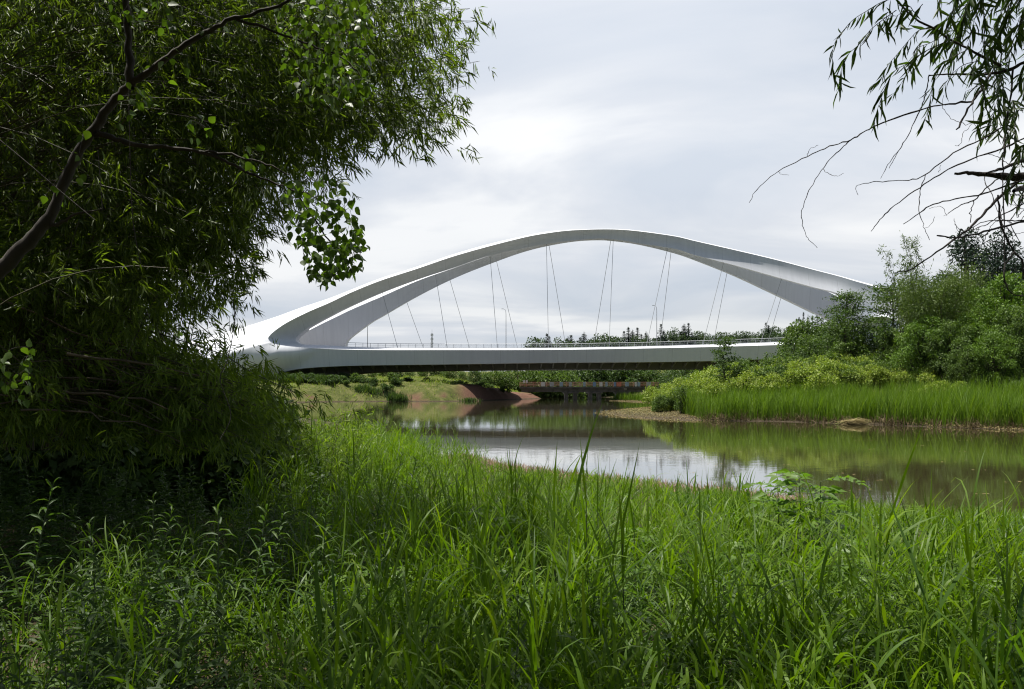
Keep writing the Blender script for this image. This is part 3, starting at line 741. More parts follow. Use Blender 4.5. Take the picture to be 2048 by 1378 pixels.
def make_shrub(seed, H, W, nl, size, mat, name='shrub', nc=11, shape='quad', asp=.6):
    rng = np.random.default_rng(seed)
    cen = []; rad = []
    for _ in range(nc):
        a, r = rng.uniform(0, 6.28), W / 2 * rng.random()**.5 * .85
        cen.append((math.cos(a) * r, math.sin(a) * r, H * rng.uniform(.2, .85) * (1 - .35 * (r / (W / 2))**2))); rad.append(W * rng.uniform(.11, .2))
    b = MB()
    for c in cen: b.tube(limb_path((rng.normal(0, .08), rng.normal(0, .08), -.2), c, rng, .05), np.linspace(.03, .008, 6) * H / 2.5, 4)
    V, T = clump_leaves(rng, cen, rad, nl, size, asp, shape, fill=.45)
    # loose shoots above the mass
    ns = 26; t0 = np.array(cen)[rng.choice(nc, ns)]; tip = t0 + np.stack([rng.normal(0, .3, ns), rng.normal(0, .3, ns), rng.uniform(.25, .6, ns) * H * .5], -1)
    for a, c in zip(t0, tip): b.tube(limb_path(a, c, rng, 0, 4), np.linspace(.012, .004, 4) * H / 2.5, 3)
    k = np.repeat(np.arange(ns), 16); t = rng.uniform(.3, 1, len(k))[:, None]
    p = t0[k] + (tip - t0)[k] * t
    L = size * rng.uniform(.6, 1.2, len(k))
    V2, T2 = leaves(p, rng.normal(0, 1, (len(k), 3)) + [0, 0, .2], L, L * asp, rng, shape)
    return proto(name, [('stems', b.mesh('stems'), M['bark']), ('foliage', mesh('foliage', np.concatenate([V, V2]), np.concatenate([T, T2 + len(V)]), False), M[mat])], 'shrub', H)

def make_conifer(seed, H, W, nl, size, mat='conifer', ragged=.2, name='conifer_tree'):
    rng = np.random.default_rng(seed)
    b = MB(); b.tube([(0,0,-.3),(rng.normal(0,.05),0,H*.5),(0,0,H*.98)], [H*.018,H*.011,H*.003], 6)
    nb = 140; t = np.sort(rng.uniform(.1, .995, nb)); a = np.arange(nb) * 2.4 + rng.normal(0, .3, nb)
    ln = W / 2 * (1 - t)**.95 * (1 + rng.normal(0, ragged, nb)) + .012 * W
    ctr = np.stack([np.zeros(nb), np.zeros(nb), t * H], -1)
    tip = ctr + np.stack([np.cos(a) * ln, np.sin(a) * ln, ln * rng.uniform(-.35, .12, nb)], -1)
    for c, q in zip(ctr[::2], tip[::2]): b.tube(limb_path(c, q, rng, .03, 4), np.linspace(H*.005, H*.001, 4), 3)
    w = ln + .12 * W; k = rng.choice(nb, nl, p=w / w.sum())
    s = rng.random(nl)**.7
    p = ctr[k] + (tip - ctr)[k] * s[:, None] + rng.normal(0, .045 * W, (nl, 3)) * [1, 1, .7] * np.clip(ln[k] / (W * .22), .18, 1)[:, None]
    d = unit((tip - ctr)[k]) * .7 + rng.normal(0, .5, (nl, 3)) + [0, 0, -.25]
    L = size * rng.uniform(.6, 1.3, nl) * np.clip(ln[k] / (W * .22), .4, 1)
    V, T = leaves(p, d, L, L * .42, rng, 'quad', .5)
    return proto(name, [('trunk', b.mesh('trunk'), M['dark_bark']), ('crown', mesh('crown', V, T, False), M[mat])], 'tree', H)

def make_bamboo(seed, H, W, nc, nl, size, mat='bamboo_far', name='bamboo_clump', plume=False, asp=.2):
    rng = np.random.default_rng(seed); b = MB(); VV, TT, n0 = [], [], 0
    for i in range(nc):
        a = rng.uniform(0, 6.28); h = H * rng.uniform(.62, 1.0); r0 = W * .12 * rng.random()
        out = W / 2 * rng.uniform(.35, 1.0)
        base = np.array([math.cos(a) * r0, math.sin(a) * r0, -.2])
        t = np.linspace(0, 1, 12)
        path = np.stack([base[0] + math.cos(a) * out * t**2.6, base[1] + math.sin(a) * out * t**2.6, h * (t - (.22 if not plume else .1) * t**5)], -1)
        path += rng.normal(0, .01 * H, (12, 3)) * t[:, None]
        b.tube(path, np.linspace(.035, .006, 12) * H / 9, 5)
        m = nl // nc
        s = .22 + .78 * rng.random(m)**.75
        c = np.stack([np.interp(s, t, path[:, j]) for j in range(3)], -1)
        sp = W * (.11 if not plume else .05) * (1.15 - s)[:, None] + .012 * H
        # tufts: leaves gather in little fans along the culm
        tf = rng.integers(0, 26, m); tc = rng.normal(0, 1, (26, 3))[tf]
        s2 = np.clip((np.linspace(.2, 1, 26)[tf]) + rng.normal(0, .012, m), 0, 1)
        c2 = np.stack([np.interp(s2, t, path[:, j]) for j in range(3)], -1)
        use = rng.random(m) < .7
        p = np.where(use[:, None], c2 + tc * sp * .8 + rng.normal(0, .25, (m, 3)) * sp, c + rng.normal(0, 1, (m, 3)) * sp)
        d = unit(rng.normal(0, .6, (m, 3)) + unit(p - c + 1e-6) * .5 + [0, 0, -.55])
        L = size * rng.uniform(.6, 1.3, m)
        V, T = leaves(p, d, L, L * asp, rng, 'quad', .4)
        VV.append(V); TT.append(T + n0); n0 += len(V)
    return proto(name, [('culms', b.mesh('culms'), M['culm']), ('foliage', mesh('foliage', np.concatenate(VV), np.concatenate(TT), False), M[mat])], 'bamboo', H)

def make_layered(seed, H, W, nl, size, mat, name='small_tree'):
    """open-crowned young tree: flat leafy tiers on bare limbs, sky between them"""
    rng = np.random.default_rng(seed); b = MB()
    tr = catmull([(0,0,-.3),(.02*H,0,.3*H),(-.03*H,.02*H,.6*H),(0,0,.97*H)], 5); b.tube(tr, np.linspace(.016, .004, len(tr)) * H, 6)
    cen, nr = [], 22
    P_, D_ = [], []
    for i in range(nr):
        t = .38 + .6 * i / (nr - 1); a = i * 2.4 + rng.normal(0, .4)
        L = W / 2 * (1.15 - t) / .75 * rng.uniform(.7, 1.15)
        c = np.array([np.interp(t * H, tr[:, 2], tr[:, j]) for j in range(3)])
        q = c + np.array([math.cos(a) * L, math.sin(a) * L, L * rng.uniform(.15, .5)])
        pth = limb_path(c, q, rng, .04, 5); b.tube(pth, np.linspace(.006, .002, 5) * H, 4)
        m = nl // nr; s = rng.uniform(.35, 1.05, m)
        p = c + (q - c) * s[:, None] + rng.normal(0, 1, (m, 3)) * [.09 * W, .09 * W, .028 * W]
        P_.append(p); D_.append(unit((q - c) * .6 / max(L, .1) + rng.normal(0, .6, (m, 3)) + [0, 0, -.2]))
    p, d = np.concatenate(P_), np.concatenate(D_); L = size * rng.uniform(.6, 1.3, len(p))
    V, T = leaves(p, d, L, L * .42, rng, 'quad', .6)
    return proto(name, [('trunk', b.mesh('trunk'), M['bark']), ('crown', mesh('crown', V, T, False), M[mat])], 'tree', H)

def hpx(x, y, py): return EYE - (py - HOR) / F * y - tz(x, y)     # height that reaches photo row py
def wx(px, y): return (px - CX) / F * y

# ------------------------------------------------------------------ far tree line, trees behind the old bridge
def ordinal(i): return ['first','second','third','fourth','fifth','sixth','seventh','eighth','ninth','tenth','eleventh','twelfth','thirteenth','fourteenth','fifteenth','sixteenth','seventeenth','eighteenth','nineteenth','twentieth','twenty-first','twenty-second','twenty-third','twenty-fourth','twenty-fifth','twenty-sixth','twenty-seventh','twenty-eighth','twenty-ninth','thirtieth','thirty-first','thirty-second','thirty-third','thirty-fourth','thirty-fifth','thirty-sixth','thirty-seventh','thirty-eighth','thirty-ninth','fortieth'][i]
def far_trees():
    rng = np.random.default_rng(21)
    cf = [make_conifer(60 + i, 16, 5.4, 4200, .5, 'conifer', .1) for i in range(3)]
    br = [make_broad(70 + i, 12, 10, 2600, .62, 'tree_far', name='far_tree', nc=20, z0=.05) for i in range(4)]
    con = [(1094,667,330),(1098,672,335),(1136,672,340),(1142,670,338),(1160,674,345),(1168,663,340),(1248,662,345),(1257,654,340),(1265,659,345),(1275,655,345),(1283,668,340),(1292,662,345),(1322,648,350),(1328,662,340),(1368,647,345),(1377,646,350),(1384,664,345),(1432,668,360),(1532,645,360),(1537,650,350),(1545,655,352)]
    for i, (px, py, y) in enumerate(con):
        x = wx(px, y); h = hpx(x, y, py)
        place(cf[i % 3], x, y, h / 16 * 1.9, rng.uniform(0, 6.28), f'dark conifer behind the bridge railing, {ordinal(i)} of its kind from the left', 'dark conifers on the skyline behind the bridge', sz=h / 16)
    bro = [(1072,675,330),(1083,678,350),(1115,675,335),(1128,679,330),(1148,680,340),(1178,681,330),(1196,669,335),(1208,665,340),(1222,672,345),(1238,676,335),(1270,672,332),(1296,672,335),(1310,676,350),(1340,662,345),(1350,656,350),(1362,664,345),(1395,662,350),(1408,666,345),(1422,668,355),(1440,664,350),(1455,665,355),(1472,663,355),(1488,662,350),(1502,664,360),(1516,664,355),(1530,657,352),(1548,653,350),(1560,656,345),(1574,656,340),(1588,652,335),(1415,674,330),(1468,676,330),(1512,674,330),(1556,668,325)]
    bro.sort()
    for i, (px, py, y) in enumerate(bro):
        x = wx(px, y); h = hpx(x, y, py)
        place(br[i % 4], x, y, max(h / 12, .75), rng.uniform(0, 6.28), f'round green far tree behind the bridge railing, {ordinal(i)} of its kind from the left', 'broad trees on the skyline behind the bridge', sz=h / 12)
    # dark conifers by the right arch leg
    for i, (px, py, y) in enumerate([(1598,634,240),(1607,624,245),(1616,628,240),(1625,632,238),(1634,620,245),(1644,628,240)]):
        x = wx(px, y); h = hpx(x, y, py)
        place(cf[i % 3], x, y, h / 16 * .8, rng.uniform(0, 6.28), f'{ordinal(i)} from the left of the dark conifers below the right arch leg', 'dark conifers below the right arch leg', sz=h / 16)
    # lit bushes and dark trees behind the old bridge
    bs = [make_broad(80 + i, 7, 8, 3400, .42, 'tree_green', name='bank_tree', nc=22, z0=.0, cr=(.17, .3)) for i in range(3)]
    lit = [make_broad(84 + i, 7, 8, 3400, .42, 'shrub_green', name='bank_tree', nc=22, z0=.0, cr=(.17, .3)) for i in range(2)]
    for i, (px, py, y) in enumerate([(968,744,262),(990,741,262),(1012,740,265),(1035,738,268),(1058,737,266),(1078,736,268),(1100,735,266),(1120,737,268),(1138,739,264)]):
        x = wx(px, y); h = max(hpx(x, y, py - 4), 4.5)
        place(lit[i % 2], x, y, h / 7, rng.uniform(0, 6.28), f'sunlit bushy tree behind the old bridge, {ordinal(i)} from the left', 'sunlit bushy trees behind the old bridge')
    dk = [(1150,725,285),(1168,728,290),(1188,722,286),(1208,726,290),(1228,722,288),(1248,724,290),(1268,722,286),(1288,725,290),(1308,722,284),(1328,724,280),(1345,726,276),(1362,728,270),(1085,728,300),(1115,726,300)]
    dk.sort()
    for i, (px, py, y) in enumerate(dk):
        x = wx(px, y); h = max(hpx(x, y, py), 6)
        place(bs[i % 3], x, y, h / 7, rng.uniform(0, 6.28), f'dark green shaded tree behind the old bridge, {ordinal(i)} from the left', 'dark trees behind the old bridge', z=min(tz(x, y), .8) - .2)
    # bushes along the foot of the slope under the deck, left
    for i, px in enumerate(range(560, 985, 26)):
        y = rng.uniform(236, 262); x = wx(px, y); h = rng.uniform(4.0, 6.5)
        place(bs[i % 3] if i % 3 == 0 else lit[i % 2], x, y, h / 7 * .95, rng.uniform(0, 6.28), f'bush on the grassy far bank seen under the deck, {ordinal(i)} from the left', 'bushes on the far bank under the deck')
far_trees()
def more_far():
    rng = np.random.default_rng(25)
    hb = [make_shrub(90, 1.6, 2.6, 1500, .22, 'shrub_green'), make_shrub(91, 1.6, 2.6, 1500, .22, 'tree_green')] + [make_shrub(92, 1.6, 2.6, 1500, .22, 'tree_green')]
    for i in range(60):
        px = rng.uniform(560, 800) if i < 48 else rng.uniform(790, 1010); y = rng.uniform(179, 194) if i < 48 else rng.uniform(212, 226)
        x = wx(px, y)
        if poly_dist(np.array([[x, y]]), RV)[0] < 1.0: continue
        place(hb[(i * 2) % 3], x, y, rng.uniform(.8, 1.5), rng.uniform(0, 6.28), 'low grey-green herb bush on the rough far bank below the deck', 'herb bushes on the far bank')
    sc_ = make_broad(95, 7, 8, 3400, .4, 'tree_green', name='bank_tree', nc=22, z0=.0, cr=(.17, .3))
    for i, (px, py, y) in enumerate([(1372,728,232),(1392,724,230),(1412,722,226),(1436,720,224),(1460,718,220),(1350,735,238),(1490,716,216)]):
        x = wx(px, y); h = max(hpx(x, y, py), 4)
        place(sc_, x, y, h / 7, i, f'dark tree under the right part of the deck behind the scrub', 'dark trees under the right part of the deck')
more_far()

# ------------------------------------------------------------------ right bank
def right_bank():
    rng = np.random.default_rng(33)
    sl_ = [make_shrub(100 + i, 2.6, 3.4, 4800, .145, 'shrub_lime') for i in range(4)]
    sg = [make_shrub(110 + i, 2.8, 3.2, 4800, .145, 'shrub_green') for i in range(3)]
    # yellow-green scrub between reeds and trees: top outline of the mound, row by row
    tops = lambda px: np.interp(px, [1290,1330,1390,1420,1460,1520,1590,1660,1730,1800,1850], [780,768,742,726,722,716,710,708,706,705,708])
    spots = []
    for k in range(110):
        px = rng.uniform(1315, 1845); q = rng.random(); y = 76 + 22 * q
        spots.append((px, y, tops(px) + (1 - q) * rng.uniform(20, 44)))
    for i, (px, y, py) in enumerate(spots):
        x = wx(px, y)
        if poly_dist(np.array([[x, y]]), RV)[0] < 5: continue
        h = np.clip(hpx(x, y, py), 1.4, 4.5)
        g = rng.random() < .74
        place(sl_[i % 4] if g else sg[i % 3], x, y, h / 2.6 * rng.uniform(.9, 1.15), rng.uniform(0, 6.28),
              'yellow-green shrub in the scrub between reeds and right arch leg' if g else 'darker green shrub among the yellow-green scrub behind the reeds', 'yellow-green scrub behind the reeds' if g else 'darker shrubs in the scrub')
    # taller dark bushes along the deck end
    tb = [make_broad(120 + i, 6, 5.2, 5500, .19, 'shrub_green', name='bush', cat='bush', z0=.02, nc=42, cr=(.09, .2)) for i in range(2)]
    tdk = [make_broad(124 + i, 6, 5.2, 6000, .17, 'tree_green', name='bush', cat='bush', z0=.02, nc=20) for i in range(2)]
    for i, (px, py, y, d) in enumerate([(1582,655,112,0),(1605,640,112,0),(1632,634,110,1),(1662,640,108,0),(1588,676,104,1),(1620,668,104,0),(1655,664,103,1),(1690,668,102,0),(1720,672,100,0),(1750,668,99,1),(1785,676,98,0),(1480,716,108,1),(1540,706,108,1),(1690,640,97,0),(1772,650,94,0)]):
        x = wx(px, y); h = hpx(x, y, py)
        place((tdk if d else tb)[i % 2], x, y, max(h, 2.5) / 6, rng.uniform(0, 6.28), f'tall green bush hiding the right end of the deck, {ordinal(i)} of fifteen', 'tall bushes at the right end of the deck')
    # small trees in front of the arch foot
    lt = [make_layered(130, 6.5, 4.2, 5200, .17, 'tree_green'), make_layered(131, 6.5, 5.0, 5200, .19, 'tree_green')]
    x = wx(1694, 99); place(lt[0], x, 99, hpx(x, 99, 581) / 6.5, 1.0, 'small open-crowned tree standing before the right arch leg', None)
    x = wx(1784, 96); place(lt[1], x, 96, hpx(x, 96, 566) / 6.5, 2.0, 'leaning airy tree with tiered leaves against the white landing', None)
    # sapling before the deck
    sp = make_layered(135, 5, 2.6, 2300, .17, 'tree_green', 'sapling')
    x = wx(1451, 80); place(sp, x, 80, hpx(x, 80, 672) / 5, .4, 'slender sapling rising from the reeds in front of the deck', None, sz=hpx(x, 80, 672) / 5)
    # bamboo
    pl = [make_bamboo(140 + i, 10, 3.2, 4, 2600, .24, plume=True) for i in range(2)]
    bm = [make_bamboo(145 + i, 9, 6.5, 30, 26000, .22) for i in range(3)]
    for i, (px, py, y, p_, lab) in enumerate([
        (1812,486,84,0,'feathery bamboo plume leaning left over the white bridge landing'),
        (1842,468,82,1,'tallest thin bamboo plume, its tip bare against the sky')]):
        x = wx(px, y); place(pl[p_], x, y, hpx(x, y, py) / 10, 2.6 + i, lab, 'bamboo plumes on the right bank', sz=hpx(x, y, py) / 10)
    for i, (px, py, y, lab) in enumerate([
        (1868,528,80,'dense bamboo clump right of the thin plumes'),
        (1905,552,86,'bamboo clump in front of the dark cypress'),
        (1945,572,82,'pale bamboo clump between cypress and lime-green tree'),
        (1990,572,90,'bamboo clump behind the lime-green tree on the right bank')]):
        x = wx(px, y); place(bm[i % 3], x, y, hpx(x, y, py) / 9, i * 1.3, lab, 'bamboo clumps on the right bank')
    # dark cypresses behind
    cy = [make_broad(150 + i, 14, 5.6, 6500, .3, 'conifer', 'dark_bark', 'cypress_tree', 'tree', .25, 26, (.16, .3), asp=.4) for i in range(2)]
    for i, (px, py, y, w, lab) in enumerate([(1928,462,112,1.25,'broad dark cypress rising above the bamboo'), (2008,462,116,.95,'slim dark cypress beside the frame-edge branches'), (1972,492,118,1.0,'lower dark cypress between two taller ones'), (2044,500,112,1.0,'dark cypress partly hidden by the lime-green tree')]):
        x = wx(px, y); h = hpx(x, y, py)
        place(cy[i % 2], x, y, h / 14 * w, i * 2.0, lab, 'dark cypresses on the right bank', sz=h / 14)
    # lush broad trees in front
    lu = [make_broad(160 + i, 7, 6.6, 13000, .19, ('lush', 'shrub_green', 'lush')[i], name='lush_tree', nc=70, z0=.14, cr=(.07, .17), asp=.45, fill=.12) for i in range(3)]
    for i, (px, py, y, lab) in enumerate([
        (1848,632,78,'lime-green leafy tree at the foot of the bamboo'), (1900,640,76,'bright leafy tree beside the reeds, right of the bamboo foot'),
        (1955,612,77,'rounded lush tree below the pale bamboo'), (2012,548,80,'tall lime-green tree lit from above near the frame edge'),
        (2040,610,74,'lush tree drooping over the reeds at the frame edge'), (1985,660,72,'low lush tree with rounded leaf masses over the reeds'),
        (2085,560,76,'lime-green tree cut by the right frame edge'), (1935,690,73,'small bright bush-like tree right behind the reeds')]):
        x = wx(px, y); h = hpx(x, y, py)
        place(lu[i % 3], x, y, max(h, 2.2) / 7 * (1.0 if h > 4 else 1.15), i * 1.7, lab, 'lush trees on the right bank')
    for i in range(6):
        px = rng.uniform(1835, 2110); y = rng.uniform(66, 72); x = wx(px, y)
        place((sg + sl_)[i % 7], x, y, rng.uniform(.75, 1.15), rng.uniform(0, 6.28), 'low shrub at the edge of reeds below the lush trees', 'low shrubs along the reed edge')
    # background mass so no horizon shows through, leaf colour darkened for shadowed gaps
    bk = make_broad(170, 9, 9, 5000, .34, 'conifer', name='background_tree', nc=22, z0=0)
    for i, (px, py, y) in enumerate([(1800,650,125),(1850,610,126),(1900,580,128),(1960,560,126),(2020,560,125),(2080,550,120),(2130,540,112),(2220,540,110),(2310,550,108),(2420,560,104),(1740,680,130)]):
        x = wx(px, y); place(bk, x, y, hpx(x, y, py) / 9, i, 'dark green tree deep behind the bamboo and lush trees', 'trees deep behind the right-bank bamboo')
    # dark bush and little ones at the spit
    x = wx(1325, 108); place(tdk[0], x, 108, .62, 0, 'dark rounded bush at the end of the mud spit', None)
    for i, (px, y, h) in enumerate([(1345,112,3.0),(1370,108,3.6),(1350,125,3.5),(1385,118,4.6),(1400,100,3.0)]):
        x = wx(px, y); place(sg[i % 3], x, y, h / 2.8, i, f'green shrub on the slope right of the old bridge, {ordinal(i)} of five', 'shrubs right of the old bridge')
right_bank()

def reeds():
    rng = np.random.default_rng(44)
    def bed(n, poly, sdmin, sdmax, hh, W, name, label, mat, e=(76, 90), bend=(6, 40), lowmax=None):
        pts = np.zeros((0, 2))
        while len(pts) < n:
            q = sample_poly(poly, n, rng); s = poly_dist(q, RV)
            q = q[(s > sdmin + .5 * vnoise(q[:, 0], q[:, 1], 1.7, 12)) & (s < sdmax)]
            pts = np.concatenate([pts, q])
        pts = pts[:n]
        # reeds stand in bunches
        c = pts[rng.choice(n, n // 9)]; k = rng.choice(len(c), n)
        pts = np.where((rng.random(n) < .75)[:, None], c[k] + rng.normal(0, .16, (n, 2)), pts)
        z = terr(pts[:, 0], pts[:, 1]); base = np.stack([pts[:, 0], pts[:, 1], np.maximum(z, 0) - .05], -1)
        L = rng.uniform(hh[0], hh[1], n) * (1 + .26 * vnoise(pts[:, 0], pts[:, 1], .7, 18) + .14 * vnoise(pts[:, 0], pts[:, 1], 2.3, 14) + .1 * vnoise(pts[:, 0], pts[:, 1], 7, 15))
        V, Q = blades(base, rng.uniform(0, 6.28, n), np.radians(rng.uniform(*e, n)), np.radians(rng.uniform(*bend, n)), L, np.full(n, W) * rng.uniform(.6, 1.3, n), rng, 4)
        tag(obj(name, mesh(name, V, Q), M[mat]), label, None, None, 'stuff')
    big = [(17,64),(19,86),(40,86),(66,75),(66,36),(36,46),(28,58)]
    bed(32000, big, .3, 15, (1.9, 2.9), .05, 'reeds', 'tall bright green reeds along the right bank', 'reed')
    bed(5200, big, -.1, 2.2, (.4, 1.3), .04, 'dead_reeds', 'dry brown reed stems at the foot of the green reeds', 'dead_reed', (35, 85), (20, 110))
    bed(3500, [(24,92),(24,200),(42,200),(40,92)], 1.0, 7, (1.5, 2.4), .08, 'reeds', 'farther reeds near the old bridge', 'reed')
    # tufts on the left far bank
    for i, (px, y, h) in enumerate([(790,177.8,2.6),(800,178,2.4),(640,181,3.0),(655,180,2.6),(610,182,2.6),(725,179,2.2),(940,180.5,1.3),(747,178.6,1.8),(585,181,3.0)]):
        x = wx(px, y); n = 260
        b = np.stack([x + rng.normal(0, 1.1, n), y + rng.normal(0, .5, n), np.zeros(n)], -1); b[:, 2] = np.maximum(terr(b[:, 0], b[:, 1]), 0) - .05
        V, Q = blades(b, rng.uniform(0, 6.28, n), np.radians(rng.uniform(65, 90, n)), np.radians(rng.uniform(5, 50, n)), rng.uniform(.6, 1, n) * h, np.full(n, .12), rng, 3)
        tag(obj('reed_tuft', mesh('reed_tuft', V, Q), M['tree_green']), f'dark green reed tuft at the waterline of the far bank, {ordinal(i)} of nine', 'reed tuft', 'reed tufts on the far bank')
    # short grass skin of the far bank
    n = 26000
    q = sample_poly([(-60,168),(14,176),(14,262),(-75,262)], n * 2, rng); s = poly_dist(q, RV)
    bare = (q[:, 0] > -17) & (s < 6.5) & (q[:, 1] > 183)
    keep = (s > .5) & ~bare & ((vnoise(q[:, 0], q[:, 1], 3.4, 8) < .4) | (s > 3.5)); q = q[keep][:n]; n = len(q)
    b = np.stack([q[:, 0], q[:, 1], terr(q[:, 0], q[:, 1]) - .03], -1)
    V, Q = blades(b, rng.uniform(0, 6.28, n), np.radians(rng.uniform(45, 90, n)), np.radians(rng.uniform(5, 60, n)), rng.uniform(.2, .7, n) * (1 + 1.2 * (vnoise(q[:, 0], q[:, 1], 5, 31) > .25)), np.full(n, .1), rng, 3)
    tag(obj('bank_grass', mesh('bank_grass', V, Q), M['shrub_lime']), 'short grass on the far bank below the bridge', None, None, 'stuff')
    # floating litter of the spits
    n = 26000
    q = sample_poly([(10,64),(10,215),(36,215),(36,105),(24,92),(19.5,75),(19.0,64)], n * 3, rng); s = poly_dist(q, RV); q = q[(s > -1.1 + .7 * vnoise(q[:, 0], q[:, 1], 1.1, 21)) & (s < 9)][:n]
    q2 = sample_poly([(24,64),(60,50),(60,34),(24,56)], 26000, rng); s2 = poly_dist(q2, RV); q2 = q2[(q2[:, 0] > 31) & (s2 > -.9 * sstep(31, 35, q2[:, 0]) + .6 * vnoise(q2[:, 0], q2[:, 1], 1.3, 22)) & (s2 < 1.6)]
    q = np.concatenate([q, q2]); n = len(q)
    p = np.stack([q[:, 0], q[:, 1], np.maximum(terr(q[:, 0], q[:, 1]), 0) + rng.uniform(0, .12, n)], -1)
    d = rng.normal(0, 1, (n, 3)) * [1, 1, .35]
    L = rng.uniform(.07, .24, n)
    V, T = leaves(p, d, L, L * .35, rng, 'quad', .7)
    tag(obj('dead_water_plants', mesh('dead_water_plants', V, T, False), M['mat_plant']), 'tan mat of dead water plants round the mud spits', None, None, 'stuff')
    # pinkish withered plants at the near water edge
    n = 9000
    q = sample_poly([(-3.5,30),(1.5,20.6),(4.2,18.2),(6.6,16.2),(7.5,18.5),(3,23),(-2,31)], n * 2, rng); s = poly_dist(q, RV); q = q[(s > -1.6) & (s < 1.3)][:n]; n = len(q)
    b = np.stack([q[:, 0], q[:, 1], np.maximum(terr(q[:, 0], q[:, 1]), 0)], -1)
    V, Q = blades(b, rng.uniform(0, 6.28, n), np.radians(rng.uniform(20, 90, n)), np.radians(rng.uniform(0, 90, n)), rng.uniform(.08, .34, n), rng.uniform(.012, .03, n), rng, 3)
    tag(obj('withered_plants', mesh('withered_plants', V, Q), M['pink_plant']), 'withered pinkish plants at the near water edge', None, None, 'stuff')
    # flecks of scum and fallen leaves on the water
    n = 420; q = sample_poly([(-22,62),(-3,34),(4,23),(12,17),(30,14),(40,34),(22,58),(9,78),(4,120),(-20,130)], n, rng)
    q = q[poly_dist(q, RV) < -1.0]; n = len(q)
    k = np.repeat(np.arange(n), 3); c = q[k] + rng.normal(0, .12, (len(k), 2)) * [1.8, .6]
    L = rng.uniform(.04, .16, len(k)); d = rng.normal(0, 1, (len(k), 3)) * [1.5, .6, 0]
    V, T = leaves(np.stack([c[:, 0], c[:, 1], np.full(len(k), .012)], -1), d, L, L * .5, rng, 'quad', 1.0)
    V[:, 2] = .006 + .006 * rng.random(len(V))
    tag(obj('floating_scum', mesh('floating_scum', V, T, False), M['mat_plant']), 'pale flecks of scum and fallen leaves on the water', None, None, 'stuff')
    # floating broken reed bundle
    c = P(1702, 846, 58.5); n = 420
    r = empty('floating_reed_bundle', (c[0], 58.5, 0), 'flattened bundle of pale reeds floating before the reed bank', 'reed bundle')
    b = np.stack([rng.normal(-.2, .5, n), rng.normal(0, .25, n), rng.uniform(0, .28, n)], -1)
    V, Q = blades(b, rng.normal(-.15, .5, n), np.radians(rng.uniform(0, 28, n)), np.radians(rng.uniform(15, 50, n)), rng.uniform(.5, 1.5, n), np.full(n, .05), rng, 3)
    V[:, 2] = np.maximum(V[:, 2], -.01)
    obj('reed_blades', mesh('reed_blades', V, Q), M['mat_plant'], r)
reeds()

